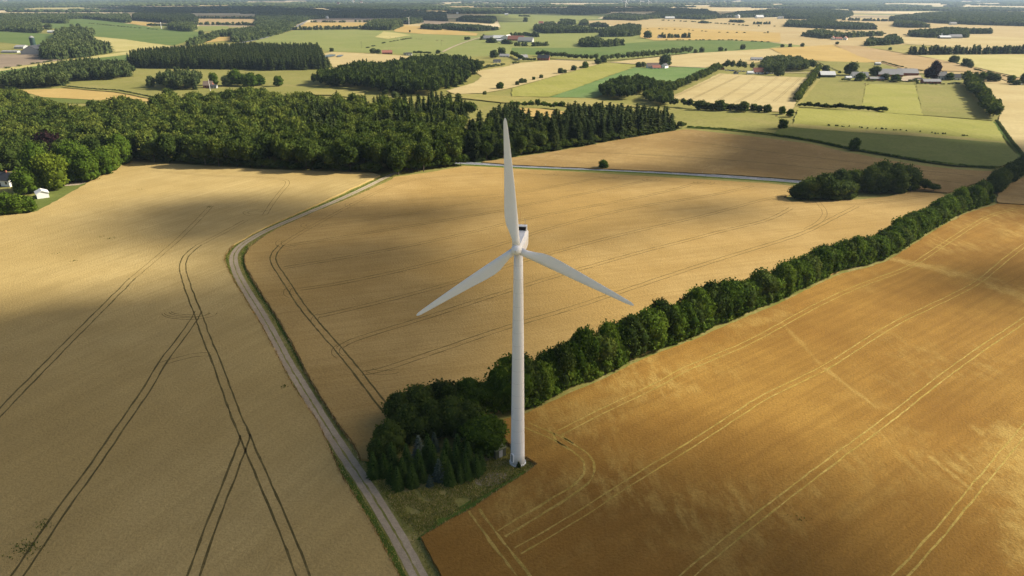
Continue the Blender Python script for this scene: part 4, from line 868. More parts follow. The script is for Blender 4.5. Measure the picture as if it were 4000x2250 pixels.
row(B(3,(550,470),(900,492),(1350,525),(1600,545),(1900,572)),2.2,1.9,'scattered low scrub on the rough strip',leafm='leaf_dull',gap=.45,r=.7,wid=2.5,name='scrub')
row(mul(B(2,(1660,480),(2000,500),(2415,545)),B(3,(400,603),(700,668),(1000,725),(1500,808),(1800,843),(2150,865))),1.7,1.7,'tall weeds filling the ditch above the barley',leafm='leaf_hedge',r=1.6,wid=.6,name='reeds')
row(B(3,(2155,425),(2300,630),(2415,770)),2.4,2.4,'weeds along the right boundary ditch',leafm='leaf_dull',r=1.5,name='reeds')
row(A(1,(1950,655),(2150,660),(2290,665)),9,7,'bare light trees behind the central wood',gap=.2)
row(mul(A(1,(2200,715),(2350,680),(2576,655)),A(2,(80,640))),5,5,'low hedge along the top of the pale stubble field',gap=.2)
row(A(2,(0,560),(100,610)),9,6,'garden trees of the left grey house',leafm='leaf')
row(A(2,(120,615),(250,618)),7,6,'bushes between the grey house and the brick house',leafm='leaf')
row(A(2,(260,565),(370,575)),11,7,'dark trees behind the brick house',leafm='leaf')
row(A(2,(0,370),(160,360),(270,375)),11,8,'trees behind the large grey farm',wid=3)
row(A(2,(60,462),(200,465),(350,462)),10,7,'trees in front of the large grey farm',wid=5)
row(A(1,(2270,400),(2300,395)),12,6,'trees left of the large grey farm')
row(A(1,(2340,430),(2400,432)),13,7,'dark bushes before the farm yard',r=7)
row(A(1,(2490,440),(2576,445)),11,7,'dark bushes below the farm barns',r=7)
row(A(2,(1530,385),(1640,382),(1790,383)),13,8,'trees of the cottage on the golden field',wid=4)
row(A(1,(1595,545),(1770,548)),6,5,'dark clipped hedge right of the white cabin',r=4)
row(A(2,(1900,232),(1960,235)),10,18,'pair of small trees on the far tan field')
row(A(2,(2210,222),(2330,230)),13,20,'four small round trees on the far tan field')
row(A(2,(2440,245),(2600,245)),10,9,'dark bush line on the far tan field',wid=4)
row(A(2,(490,205),(640,210)),8,9,'ragged bushes left of the far tan field')
row(A(2,(80,165),(175,168)),8,14,'little far bushes in the green meadow')
row(B(2,(0,290),(150,290),(350,300),(520,310)),8,6,'light trees behind the golden clearing',leafm='leaf_hedge',gap=.15)
wood(B(0,(0,1040),(0,870),(230,790),(340,860),(330,1000),(100,900)),14,7,0,'leaf','garden trees between the house and the forest')

for j,(P_,hh_,sp_,g_,lb) in enumerate([(A(2,(1290,290),(1700,300),(2100,330),(2576,335)),3,9,.7,'thin broken hedge along the golden field'),
  (A(3,(0,325),(400,330),(900,345)),3,9,.75,'thin broken hedge across the far tan farmland'),
  (A(2,(1500,205),(1900,225),(2400,262),(2576,268)),4,10,.6,'scrubby strip between the far tan fields'),
  (A(3,(0,262),(500,285),(1000,330),(1400,355)),3,10,.75,'faint hedge line in the far right farmland'),
  (A(3,(1140,625),(1400,695),(1560,720)),2.5,6,.4,'low hedge behind the red walled barns'),
  (A(3,(1810,612),(2150,725),(2500,800)),2.5,6,.45,'low hedge on the slope right of the farms'),
  (A(1,(1000,515),(1300,430),(1560,385)),2,8,.6,'thin hedge line through the broad ley'),
  (A(0,(1600,300),(1250,270),(900,235)),2.5,9,.7,'broken scrub through the rolling green crop'),
  (A(2,(1520,405),(2200,405),(2576,425)),2.5,8,.5,'low hedge behind the blue green crop band'),
  (A(0,(60,690),(520,620),(900,575)),3,8,.5,'scrub along the pale diagonal strip'),
  (A(3,(510,800),(760,815),(1000,815),(1300,830),(1480,820)),3.5,7,.35,'garden hedges in front of the farmyards'),
  (A(3,(1490,800),(1500,850),(1700,858),(1930,850)),2.5,4,.15,'clipped hedge around the long bungalow garden'),
  (A(3,(650,745),(760,750),(850,760)),5,7,.2,'shrubs behind the white tent'),
  (A(3,(1940,800),(2100,800),(2330,812)),8,8,.2,'garden trees right of the tall dark row')]):
    row(P_,hh_,sp_,lb,gap=g_,name='hedge',r=sp_*.45,wid=1.)
# far belts towards the horizon (4.5 km and beyond)
def far_belt(y0,y1,sp,rr,h,label,seedo):
    it=[]; y=y0
    while y<y1:
        half=.76*y; x=-half
        while x<half:
            X=x+random.uniform(-.4,.4)*sp; Y=y+random.uniform(-.4,.4)*sp*1.5
            nv=mnoise.noise(Vector((X/1300+seedo,Y/480,1.7)))+.7*mnoise.noise(Vector((X/420,Y/210,seedo)))
            if nv>FT:
                it.append((X,Y,rr*random.uniform(.8,1.3),h*random.uniform(.8,1.2),BLOB,1.))
            x+=sp
        y+=sp*1.5
    wood_mesh('woodland',it,'leaf_dull',label)
FT=.20
bV=ICO_V*np.array([1,1,.62])+np.array([0,0,.42]); BLOB=(bV,ICO_F,np.full(12,.45))
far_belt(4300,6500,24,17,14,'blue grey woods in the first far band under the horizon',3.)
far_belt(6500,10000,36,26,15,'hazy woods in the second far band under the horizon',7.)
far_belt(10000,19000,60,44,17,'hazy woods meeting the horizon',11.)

# ---- grass tufts near the turbine and along the track
it_V=[];cnt=0
def tufts(name, pts, s, h, matn, label):
    P=np.array(pts); n_=len(P); a=rng.uniform(0,2*math.pi,n_); s=s*rng.uniform(.6,1.4,n_); hh=h*rng.uniform(.5,1.4,n_)
    dx=np.cos(a)*s; dy=np.sin(a)*s; z=P[:,2]
    V=np.stack([np.stack([P[:,0]-dx,P[:,1]-dy,z],1),np.stack([P[:,0]+dx,P[:,1]+dy,z],1),np.stack([P[:,0]+rng.normal(0,.12,n_),P[:,1]+rng.normal(0,.12,n_),z+hh],1)],1).reshape(-1,3)
    me=npmesh(name,V,np.arange(3*n_).reshape(-1,3),3,np.repeat(rng.uniform(0,1,n_),3)); tag(link(name,me,matn),label,None,None,'stuff')
M['tuft']=leaf('grass blades',(.17,.21,.03),(.32,.30,.07),(.55,.45,.18),0.)
M['tuft_straw']=leaf('straw stems',(.20,.12,.04),(.40,.28,.12),(.55,.42,.2),0.)
pp=[]
GP=[(1440,1850),(1560,1930),(1850,1860),(1960,1740),(2090,1815),(1950,1900),(1640,2090),(1560,2020)]
G=[ground(*p) for p in GP]
while len(pp)<13000:
    X=random.uniform(min(g[0] for g in G),max(g[0] for g in G)); Y=random.uniform(min(g[1] for g in G),max(g[1] for g in G))
    if inpoly(X,Y,G) and mnoise.noise(Vector((X/3,Y/3,0)))>-.35: pp.append((X,Y,.03))
RL=pline(ROAD,0,.35)
for q,(x,y) in enumerate(RL[:-1]):
    t=np.array(RL[q+1])-np.array(RL[q]); t/=max(1e-6,np.linalg.norm(t)); nn=np.array([-t[1],t[0]])
    for _ in range(14):
        o_=random.choice([random.uniform(1.9,3.7),-random.uniform(1.9,4.8)]); pp.append((x+nn[0]*o_,y+nn[1]*o_,.04))
tufts('grass',pp,.10,.32,M['tuft'],'rough grass tufts around the tower foot and along the gravel track')
# ragged stems along the crop edges
def edge(poly,i0,i1,lab,mt):
    pp=[]
    P=[ground(*poly[i],ZC) for i in range(i0,i1)]
    for a,b in zip(P[:-1],P[1:]):
        L_=math.dist(a,b)
        for _ in range(int(L_*16)):
            t=random.random(); pp.append((a[0]+(b[0]-a[0])*t+random.gauss(0,.22),a[1]+(b[1]-a[1])*t+random.gauss(0,.22),.25))
    tufts('crop_edge',pp,.12,.72,mt,lab)
edge(RO,0,9,'ragged straw stems along the near rye edge',M['tuft_straw'])
edge(LW,0,14,'ragged straw stems along the left wheat edge',M['tuft_straw'])
edge(MW,0,12,'ragged straw stems along the middle wheat edge',M['tuft_straw'])

pp=[]
for (x,y,k,sx) in [(820,808,25,1.),(430,932,30,1.2),(395,925,14,.9),(215,992,12,.7),(290,1020,16,.8),(1110,1510,30,.7),(105,2140,170,1.6),(165,2055,50,.9),(3118,2025,22,.8),(545,740,16,1.4)]:
    X,Y=ground(x,y,.7)
    for _ in range(k): pp.append((X+random.gauss(0,sx),Y+random.gauss(0,sx*.8),.7))
tufts('weeds',pp,.13,.35,M['leaf_hedge'],'green weed patches and flattened spots scattered in the crops')
# ------------------------------------------------------------ the wind turbine
def turbine():
    bx,by=ground(2022,1806); H=53.; t=empty('wind_turbine',(bx,by,0))
    tag(t,'tall white wind turbine with three blades standing at the edge of the rye','wind turbine')
    m=MB(); m.lathe([(1.62,.1),(1.60,3.),(1.47,12),(1.24,32),(1.02,45),(.90,H-1.5)],64); m.build('tower',M['paint_white'],t,True)
    m=MB(); m.lathe([(1.95,-.1),(1.95,.22),(1.7,.26),(1.7,.12)],48,cap=False); m.add([(1.95*math.cos(a*math.pi/24),1.95*math.sin(a*math.pi/24),.22) for a in range(48)],[tuple(range(48))]); m.build('foundation_ring',M['paint_white'],t)
    for z in np.arange(3.2,H-4,3.05):
        r=float(np.interp(z,[0,3,12,32,45,H-1.5],[1.62,1.60,1.47,1.24,1.02,.90]))
        m=MB(); m.lathe([(r+.004,z-.014),(r+.006,z+.014)],64,cap=False); m.build('tower_seam',M['seam'],t)
    # oval door on the left front
    da=R(-138); d=empty('door',(1.60*math.cos(da),1.60*math.sin(da),0),da+math.pi/2); d.parent=t
    def oval(w,h,zc,n_=24): 
        return [((w/2)*math.cos(2*math.pi*i/n_), zc+(h/2-w/2)*(1 if math.sin(2*math.pi*i/n_)>=0 else -1)+(w/2)*math.sin(2*math.pi*i/n_)) for i in range(n_)]
    def orient(m): return m
    m=MB(); o1=oval(.72,2.25,1.95); o0=oval(.98,2.6,1.95); n_=24
    V=[(x,-.26,z) for x,z in o0]+[(x,-.26,z) for x,z in o1]+[(x,.12,z) for x,z in o0]+[(x,.05,z) for x,z in o1]
    Fc=[(i,(i+1)%n_,n_+(i+1)%n_,n_+i) for i in range(n_)]+[(i,2*n_+i,2*n_+(i+1)%n_,(i+1)%n_) for i in range(n_)]+[(n_+i,n_+(i+1)%n_,3*n_+(i+1)%n_,3*n_+i) for i in range(n_)]
    m.add(V,Fc); fr=m.build('door_frame',M['paint_white'],d)
    m=MB(); m.add([(x,-.10,z) for x,z in o1],[tuple(range(n_))]); m.build('door_leaf',M['grey'],d)
    # nacelle: axis points from hub (towards camera, a little left) backwards
    yaw=R(9); tilt=R(5)
    na=empty('nacelle',(0,0,H),-yaw); na.parent=t      # local -y = towards camera; +y = rear
    m=MB()
    prof=[(-1.5,.95,-.95,.95),(-.2,1.25,-1.35,1.35),(1.5,1.45,-1.5,1.7),(4.2,1.45,-1.35,1.95),(6.1,1.2,-.8,1.95),(6.6,.95,-.2,1.75)]
    ring=[]
    def sec(w,z0,z1): return [(-w*.72,z0),(w*.72,z0),(w,z0+.45),(w,z1-.75),(w*.62,z1),(-w*.62,z1),(-w,z1-.75),(-w,z0+.45)]
    V=[];Fc=[]
    for (y,w,z0,z1) in prof: V+=[(x,y,z) for x,z in sec(w,z0,z1)]
    for j in range(len(prof)-1):
        for i in range(8): Fc.append((j*8+i,j*8+(i+1)%8,(j+1)*8+(i+1)%8,(j+1)*8+i))
    Fc+=[tuple(range(8))[::-1],tuple((len(prof)-1)*8+i for i in range(8))]
    m.add(V,Fc); hs=m.build('nacelle_housing',M['paint_white'],na)
    m=MB()   # cooler scoop on the rear top: white hood with a dark opening facing the camera
    m.add([(-1.12,4.1,1.85),(1.12,4.1,1.85),(1.12,4.1,2.9),(-1.12,4.1,2.9),(-.95,6.2,1.7),(.95,6.2,1.7),(.95,6.2,2.6),(-.95,6.2,2.6)],[(0,1,2,3),(5,4,7,6),(3,2,6,7),(1,5,6,2),(4,0,3,7),(4,5,1,0)]); m.build('cooler_hood',M['paint_white'],na)
    m=MB(); m.box(-.92,.92,4.03,4.09,1.98,2.72); m.build('cooler_opening',M['dark'],na)
    m=MB(); m.tube((-.55,5.6,2.6),(-.5,5.7,5.6),.03,.015,6); m.build('lightning_rod',M['orange'],na)
    m=MB(); m.tube((.55,5.6,2.6),(.55,5.6,4.),.03,.02,6).box(.35,.75,5.58,5.62,3.75,3.79); m.build('weather_mast',M['grey'],na)
    # rotor
    ro=empty('rotor',(0,-2.35,.05),0); ro.parent=na; ro.rotation_euler=(-tilt,0,0)
    m=MB(); pr=[(.9,1.15),(1.05,.6),(1.08,0),(1.03,-.55),(.9,-1.0),(.65,-1.32),(.33,-1.5),(.05,-1.56)]
    V=[];Fc=[];n_=32
    for r_,y_ in pr:
        for i in range(n_): a=2*math.pi*i/n_; V.append((r_*math.cos(a),y_,r_*math.sin(a)))
    for j in range(len(pr)-1):
        for i in range(n_): Fc.append((j*n_+i,(j+1)*n_+i,(j+1)*n_+(i+1)%n_,j*n_+(i+1)%n_))
    Fc.append(tuple((len(pr)-1)*n_+i for i in range(n_))); Fc.append(tuple(range(n_))[::-1])
    m.add(V,Fc); m.build('hub',M['paint_white'],ro,True)
    RB=25.6
    # blade: span along +z, chord bulging to -x (seen from the camera), thickness in y
    st=[(.9,.74,.74,.74,0),(2.2,.78,.74,.70,0),(3.6,1.15,.74,.56,.1),(5.2,1.66,.74,.40,.2),(6.8,1.84,.74,.32,.22),(9,1.74,.72,.25,.2),(12,1.46,.68,.2,.14),(17,1.05,.58,.13,.08),(21,.74,.48,.09,.04),(24.2,.48,.38,.06,.02),(25.4,.36,.30,.04,0),(25.9,.2,.18,.02,0),(26.1,.05,.05,.01,0)]; st=[(a*.985,b_,c_,d_,e_) for a,b_,c_,d_,e_ in st]
    bm_v=[];bm_f=[];k=24
    for (s,bk,fw,th,tw) in st:
        for i in range(k):
            a=2*math.pi*i/k; cx=math.cos(a); x=cx*(fw if cx>0 else bk); y=math.sin(a)*th*(1. if cx>0 else (1-.75*min(1,max(0,(bk-.6)/1.))*abs(cx)))
            tw2=R(14)*max(0,1-s/16.)
            bm_v.append((x*math.cos(tw2)-y*math.sin(tw2), x*math.sin(tw2)+y*math.cos(tw2)-.012*s*0-.0016*s*s, s))
    for j in range(len(st)-1):
        for i in range(k): bm_f.append((j*k+i,j*k+(i+1)%k,(j+1)*k+(i+1)%k,(j+1)*k+i))
    bm_f.append(tuple(range(k))[::-1]); bm_f.append(tuple((len(st)-1)*k+i for i in range(k)))
    for b in range(3):
        m=MB(); m.add(bm_v,bm_f); o=m.build('blade',M['paint_white'],ro,True); o.rotation_euler=(0,R((-5.5,112.6,234.0)[b]),0)
    return t
turbine()
# transformer shed
(px,py)=(1972,1795); X,Y=ground(px,py)
s_=empty('transformer_shed',(X-1.7,Y+1.6,0),R(38)); tag(s_,'small olive transformer shed with a flat mossy roof left of the tower','shed')
m=MB(); m.box(-1.5,1.5,-1.25,1.25,0,2.35); m.build('wall',M['wall_green'],s_)
m=MB(); m.box(-1.65,1.65,-1.4,1.4,2.353,2.5); m.build('roof',M['roof_tan'],s_)
m=MB(); m.box(-.5,.5,-1.28,-1.253,.1,2.1); m.build('door',M['grey'],s_)
X,Y=ground(2026,1826); tree(X,Y,.62,1.7,'little dark green conifer bush at the foot of the white tower',None,'chi','needle','conifer','conifer_bush')

# ------------------------------------------------------------ buildings
def house(name, x, y, wpx, dep, hw, hr, ridge, rot, wall, roof, label, cat='house', win=True, chim=False, door=True):
    """wpx,hw,hr in photo pixels at the foot point; dep in metres; ridge 'x' = parallel to the front"""
    s=mpp(x,y); X,Y=ground(x,y); w=wpx*s; hw*=s; hr*=s; ov=.4
    o=empty(name,(X,Y+dep/2,0),rot); tag(o,label,cat)
    a,b=w/2,dep/2
    m=MB(); m.box(-a,a,-b,b,0,hw)
    if ridge=='x': m.add([(-a,-b,hw),(-a,b,hw),(-a,0,hw+hr*.97),(a,-b,hw),(a,b,hw),(a,0,hw+hr*.97)],[(0,2,1),(3,4,5)])
    else: m.add([(-a,-b,hw),(a,-b,hw),(0,-b,hw+hr*.97),(-a,b,hw),(a,b,hw),(0,b,hw+hr*.97)],[(0,1,2),(3,5,4)])
    m.build('wall',M[wall],o)
    th=.25; m=MB()
    def slab(P): 
        m.add(P+[(p[0],p[1],p[2]+th) for p in P],[(3,2,1,0),(4,5,6,7),(0,1,5,4),(1,2,6,5),(2,3,7,6),(3,0,4,7)])
    e=hr/(b if ridge=='x' else a)*ov
    if ridge=='x':
        slab([(-a-ov,-b-ov,hw-e+.02),(a+ov,-b-ov,hw-e+.02),(a+ov,-.001,hw+hr+.02),(-a-ov,-.001,hw+hr+.02)])
        slab([(a+ov,b+ov,hw-e+.02),(-a-ov,b+ov,hw-e+.02),(-a-ov,.001,hw+hr+.02),(a+ov,.001,hw+hr+.02)])
    else:
        slab([(-a-ov,b+ov,hw-e+.02),(-a-ov,-b-ov,hw-e+.02),(-.001,-b-ov,hw+hr+.02),(-.001,b+ov,hw+hr+.02)])
        slab([(a+ov,-b-ov,hw-e+.02),(a+ov,b+ov,hw-e+.02),(.001,b+ov,hw+hr+.02),(.001,-b-ov,hw+hr+.02)])
    rf=m.build('roof',M[roof],o)
    if chim:
        m=MB(); m.box(a*.3-.35,a*.3+.35,-.35,.35,hw+hr*.6,hw+hr+1.1); m.build('chimney',M['wall_brick'],rf)
    if win and hw>1.6:
        nw=max(2,min(6,int(w/4))); ws=min(1.3,w/nw*.4)
        for i in range(nw):
            xx=-a+w*(i+.5)/nw
            if door and i==nw//2: m=MB(); m.box(xx-.5,xx+.5,-b-.05,-b-.003,.02,min(2.1,hw*.85)); m.build('door',M['roof_dark'],o)
            else: m=MB(); m.box(xx-ws/2,xx+ws/2,-b-.05,-b-.003,hw*.38,hw*.8); m.build('window',M['glass'],o)
        if ridge=='x':
            m=MB(); m.box(a+.003,a+.05,-.6,.6,hw*.38,hw*.8); m.build('window',M['glass'],o)
    return o
def pt(k,a,b): return A(k,(a,b))[0]
# white house and garage at the left edge
X,Y=ground(14,742)
h_=house('white_house',8,728,88,8,25,24,'x',R(-12),'wall_white','roof_dark','white house with dark roof cut by the left edge',chim=True)
house('garage',*B(0,(368,1150))[0],40,6.5,20,9,'y',R(38),'wall_white','roof_light','white garage with pale roof beside the lawn','garage',win=False)
# silo farm
house('barn',*pt(0,296,548),72,40,12,20,'y',R(8),'wall_grey','roof_dark','large grey gabled barn at the foot of the green silo','barn',win=False)
house('barn',*pt(0,185,492),34,22,7,6,'x',R(5),'wall_grey','roof_grey','low grey barn left of the large gabled barn','barn',win=False)
house('shed',*pt(0,90,532),60,14,5,3,'x',R(3),'wall_grey','roof_grey','long low shed at the left edge of the silo farm','shed',win=False)
X,Y=ground(*pt(0,340,475)); o=empty('silo',(X,Y,0)); tag(o,'tall dark green silo rising above the grey barns','silo'); s=mpp(*pt(0,340,475))
m=MB(); m.lathe([(9.5*s,0),(9.5*s,36*s)],24); m.build('silo_wall',M['silo_green'],o); m=MB(); m.lathe([(10*s,36*s+.01),(2*s,42*s)],24); m.build('roof',M['roof_grey'],o)
house('cottage',*pt(0,440,492),10,8,6,5,'y',0,'wall_white','roof_dark','tiny white gable peeping from the wood right of the silo',win=False)
house('barn',*pt(0,512,333),28,10,6,3,'x',0,'wall_white','roof_light','small tan barn in the trees behind the green field','barn')
house('thatched_farmhouse',*pt(0,2085,885),34,9,10,14,'x',R(10),'wall_brick','thatch','thatched farmhouse between the pines and the round tree',chim=True)
house('shed',*pt(0,2145,890),22,7,8,5,'x',R(8),'wall_grey','roof_dark','grey shed right of the thatched farmhouse','shed')
# flagpole
X,Y=ground(*pt(0,2117,915)); o=empty('flagpole',(X,Y,0)); tag(o,'white flagpole in front of the thatched farmhouse','flagpole'); hh=42*mpp(*pt(0,2117,915)); m=MB(); m.tube((0,0,0),(-.4,0,hh),.32,.2,8); m.build('pole',M['wall_white'],o); m=MB(); m.lathe([(.01,hh),(.35,hh+.3),(.01,hh+.6)],8); m.build('finial',M['wall_white'],o)
# pond farm
for (a,b,w,c_,lb) in [(575,552,18,'poly_green','green plastic tunnel at the plantation edge'),(612,545,20,'roof_light','white plastic tunnel right of the green one')]:
    x,y=pt(1,a,b); s=mpp(x,y); X,Y=ground(x,y); o=empty('poly_tunnel',(X,Y,0)); tag(o,lb,'greenhouse'); m=MB(); r=w*s/2
    V=[(r*math.cos(math.pi*i/10),yy,r*.75*math.sin(math.pi*i/10)) for yy in (0,18) for i in range(11)]
    m.add(V,[(i,i+1,12+i,11+i) for i in range(10)]); m.build('cover',M[c_],o)
    m=MB(); m.add(V[:11],[tuple(range(11))]); m.add(V[11:],[tuple(range(11))[::-1]]); m.build('end_wall',M[c_],o)
house('brick_farmhouse',*pt(1,1315,545),40,11,6,8,'x',R(10),'wall_brick','roof_red','red brick farmhouse on the tan field edge',chim=True)
house('cabin',*pt(1,1538,558),22,8,7,3,'x',R(5),'wall_white','roof_dark','small white cabin with dark roof right of the brick farmhouse','cabin')
house('shed',*pt(1,1500,552),12,7,5,2,'x',0,'wall_grey','roof_dark','dark lean-to shed left of the white cabin','shed',win=False)
house('bungalow',*pt(1,2500,575),36,10,5,6,'x',R(-5),'wall_white','roof_grey','small grey roofed bungalow among round trees',chim=True)
house('cottage',*pt(1,2425,635),26,9,6,7,'x',R(15),'wall_white','roof_dark','white cottage half hidden in the trees behind the central wood')
# large grey farm
house('barn',*pt(1,2340,400),40,16,6,9,'x',R(-12),'wall_grey','roof_grey','left grey barn of the large farm','barn',win=False)
house('barn',*pt(1,2440,398),46,18,6,9,'x',R(-12),'wall_grey','roof_light','pale roofed barn in the middle of the large farm','barn',win=False)
house('barn',*pt(1,2530,400),40,26,8,9,'y',R(-20),'wall_white','roof_light','white gabled barn of the large farm','barn',win=False)
house('barn',*pt(2,40,410),62,18,6,12,'x',R(-14),'wall_brick','roof_red','long red striped barn of the large farm','barn',win=False)
house('barn',*pt(2,140,425),58,20,6,12,'x',R(-14),'wall_grey','roof_grey','grey barn at the right end of the large farm','barn',win=False)
house('shed',*pt(1,2440,418),34,8,5,2,'x',0,'wall_white','roof_light','low white shed in front of the large farm','shed',win=False)
house('grey_house',*pt(2,110,598),34,10,8,9,'x',R(20),'wall_white','roof_grey','grey roofed house left of the brick house',chim=True)
house('brick_house',*pt(2,318,608),46,10,9,11,'x',R(-10),'wall_brick','roof_dark','brick house with dormers beside the tree line',chim=True)
house('farmhouse',*pt(2,1420,690),46,10,8,12,'x',R(4),'wall_white','thatch','white farmhouse with brown roof at the beet field')
house('stable',*pt(2,1455,695),32,8,5,8,'x',R(4),'wall_white','roof_red','red roofed stable in front of the brown roofed farmhouse','stable')
house('white_gable',*pt(2,1540,692),20,12,11,7,'y',R(-35),'wall_white','roof_dark','white gabled wing right of the red roofed stable')
house('cottage',*pt(2,2485,745),38,9,8,14,'x',R(-6),'wall_white','roof_red','red roofed cottage beside the stubble square',chim=True)
house('party_tent',*pt(2,2400,748),22,6,6,5,'x',0,'wall_white','roof_light','small white tent left of the red roofed cottage','tent',win=False)
house('shed',*pt(2,2258,747),14,5,6,4,'y',R(10),'wall_grey','roof_dark','small black garden shed below the parked vehicles','shed',win=False)
house('shed',*pt(2,2120,700),13,5,6,4,'y',0,'wall_brick','roof_tan','little tan hut at the end of the tree strip','shed',win=False)
house('bungalow',*pt(2,2470,612),44,10,6,6,'x',R(-8),'wall_white','roof_grey','grey bungalow on the tan field above the cottage')
house('cottage',*pt(2,1500,385),22,9,5,8,'x',R(20),'wall_white','roof_dark','dark roofed cottage on the golden field')
house('red_house',*pt(2,292,247),18,12,5,7,'x',0,'wall_white','roof_red','bright red roofed far house')
house('barn',*pt(2,1590,192),36,16,5,4,'x',0,'wall_white','roof_light','long white barn below the dark far wood','barn',win=False)
house('barn',*pt(2,2170,180),70,16,5,4,'x',0,'wall_grey','roof_grey','long grey barn beside the far white silo','barn',win=False)
house('barn',*pt(2,2495,185),30,20,5,7,'x',R(10),'wall_white','roof_light','pale far barn right of the white silo','barn',win=False)
x,y=pt(2,2272,182); X,Y=ground(x,y); s=mpp(x,y); o=empty('silo',(X,Y,0)); tag(o,'squat pale silo with a conical top on the far farm','silo'); m=MB(); m.lathe([(8*s,0),(8*s,8*s)],20); m.build('silo_wall',M['wall_white'],o); m=MB(); m.lathe([(8.4*s,8*s+.01),(1*s,14*s)],20); m.build('roof',M['roof_light'],o)
house('church',*pt(1,975,30),10,12,8,6,'y',0,'wall_white','roof_red','tiny white village church at the top','church',win=False)
house('red_house',*pt(1,828,58),10,12,7,6,'x',0,'wall_white','roof_red','tiny red roofed village house at the top')
house('red_house',*pt(1,1060,38),9,12,5,4,'x',0,'wall_white','roof_red','tiny red and white far house right of the church')
house('barn',*pt(1,680,187),34,14,5,4,'x',0,'wall_white','roof_light','pale farm buildings under the dark wood by the distant road','barn',win=False)
house('barn',*pt(1,335,245),24,14,6,5,'x',0,'wall_grey','roof_light','pale roofed house among trees left of the distant road','barn')
house('barn',*pt(1,250,190),44,10,4,2,'x',0,'wall_white','roof_light','long white greenhouse left of the distant road','greenhouse',win=False)
house('barn',*pt(1,2025,140),8,10,4,2,'x',0,'wall_white','roof_light','tiny white shed on the rolling pale field edge','shed',win=False)
house('barn',*pt(1,2520,155),14,12,4,3,'x',0,'wall_grey','roof_light','small pale shed in the far green meadow','shed',win=False)
house('barn',*pt(1,115,4),26,30,4,3,'x',0,'wall_white','roof_light','white shed at the very top of the far tan field','barn',win=False)
# right farms
house('white_gable',*pt(3,663,402),12,14,7,6,'y',R(-30),'wall_white','roof_red','left white gable of the far farm under the long grove')
house('farmhouse',*pt(3,715,402),24,9,5,5,'x',0,'wall_white','roof_red','red roofed middle wing of the white gabled farm')
house('white_gable',*pt(3,788,403),14,14,7,6,'y',R(-30),'wall_white','roof_red','right white gable of the far farm under the long grove')
house('farmhouse',*pt(3,1150,432),34,11,8,10,'x',R(-20),'wall_white','roof_red','white house with dormers in the right grove',chim=True)
house('barn',*pt(3,1715,382),36,18,7,8,'x',R(-10),'wall_white','roof_light','pale roofed barn of the right grey farm','barn',win=False)
house('barn',*pt(3,1790,392),40,16,6,6,'x',R(-6),'wall_green','roof_light','green walled barn of the right grey farm','barn',win=False)
house('barn',*pt(3,1890,388),50,18,7,8,'x',R(-8),'wall_grey','roof_grey','grey roofed barn of the right grey farm','barn',win=False)
house('field_shelter',*pt(3,1107,662),20,5,9,3,'x',R(-3),'wall_grey','roof_light','small black field shelter in the green paddock','shelter',win=False)
house('open_barn',*pt(3,608,778),56,12,9,12,'x',R(-4),'wall_green','roof_light','open barn with pale sheet roof at the hedge top','barn',win=False)
house('farmhouse',*pt(3,935,785),60,11,8,13,'x',R(-8),'wall_white','roof_grey','grey roofed farmhouse behind the garden trees',chim=True)
house('tent',*pt(3,815,795),22,5,5,5,'x',0,'wall_white','roof_light','small white tent left of the grey roofed farmhouse','tent',win=False)
house('great_barn',*pt(3,1255,772),88,22,8,18,'x',R(-14),'wall_brick','roof_grey','great barn with long striped grey roof','barn',win=False)
house('great_barn',*pt(3,1425,762),72,18,10,14,'x',R(-8),'wall_brick','roof_grey','red walled barn right of the great barn','barn',win=False)
house('stable',*pt(3,1100,812),54,8,7,6,'x',R(-3),'wall_brick','roof_grey','low brick stable in front of the great barn','stable')
house('bungalow',*pt(3,1655,842),66,9,8,8,'x',R(-3),'wall_brick','roof_grey','long grey roofed bungalow in front of the purple tree')
house('grey_house',*pt(3,1750,800),42,10,14,14,'x',R(6),'wall_white','roof_dark','dark roofed house behind the long bungalow',chim=True)
house('grey_house',*pt(3,1900,805),34,9,9,12,'x',R(-10),'wall_white','roof_dark','dark roofed house beside the tall dark tree row')
house('farmhouse',*pt(3,1870,250),24,14,5,5,'x',0,'wall_white','roof_grey','far farm in front of the wide right forest')
house('cottage',*pt(3,28,742),24,7,6,6,'x',0,'wall_white','roof_dark','small dark cottage at the stubble square corner')
house('barn',*pt(3,125,190),20,10,5,4,'x',0,'wall_white','roof_grey','tiny far farm beside the dark grove','barn')

# small tower structures far away
def far_turbine(x,y,hpx,rpx,a0,label,lattice=False):
    X,Y=ground(x,y); s=mpp(x,y); H=hpx*s; Rr=rpx*s; o=empty('wind_turbine',(X,Y,0)); tag(o,label,'wind turbine')
    m=MB()
    if lattice:
        for sx in (-1,1):
            for sy in (-1,1): m.tube((sx*1.6,sy*1.6,0),(sx*.5,sy*.5,H),.25,.18,5)
        for z in np.arange(3,H,4): q=1.6-(1.1*z/H); m.tube((-q,-q,z),(q,-q,z+3),.14,.14,4); m.tube((q,q,z),(-q,q,z+3),.14,.14,4)
    else: m.lathe([(H*.045,0),(H*.025,H)],12)
    m.build('tower',M['paint_white'],o)
    m=MB(); m.box(-H*.03,H*.03,-H*.05,H*.08,H-H*.02,H+H*.05); m.build('nacelle',M['paint_white'],o)
    for b in range(3):
        a=R(a0+120*b); m=MB(); m.tube((0,-H*.07,H),(Rr*math.sin(a),-H*.07,H+Rr*math.cos(a)),Rr*.055,Rr*.02,6); m.build('blade',M['paint_white'],o)
far_turbine(2444,28,22,16,25,'left one of the three white far turbines at the top')
far_turbine(2502,24,18,15,100,'middle one of the three white far turbines at the top')
far_turbine(2533,25,18,15,-10,'right one of the three white far turbines at the top')
far_turbine(1598,96,25,9,45,'small lattice windmill in front of the dark far wood',True)
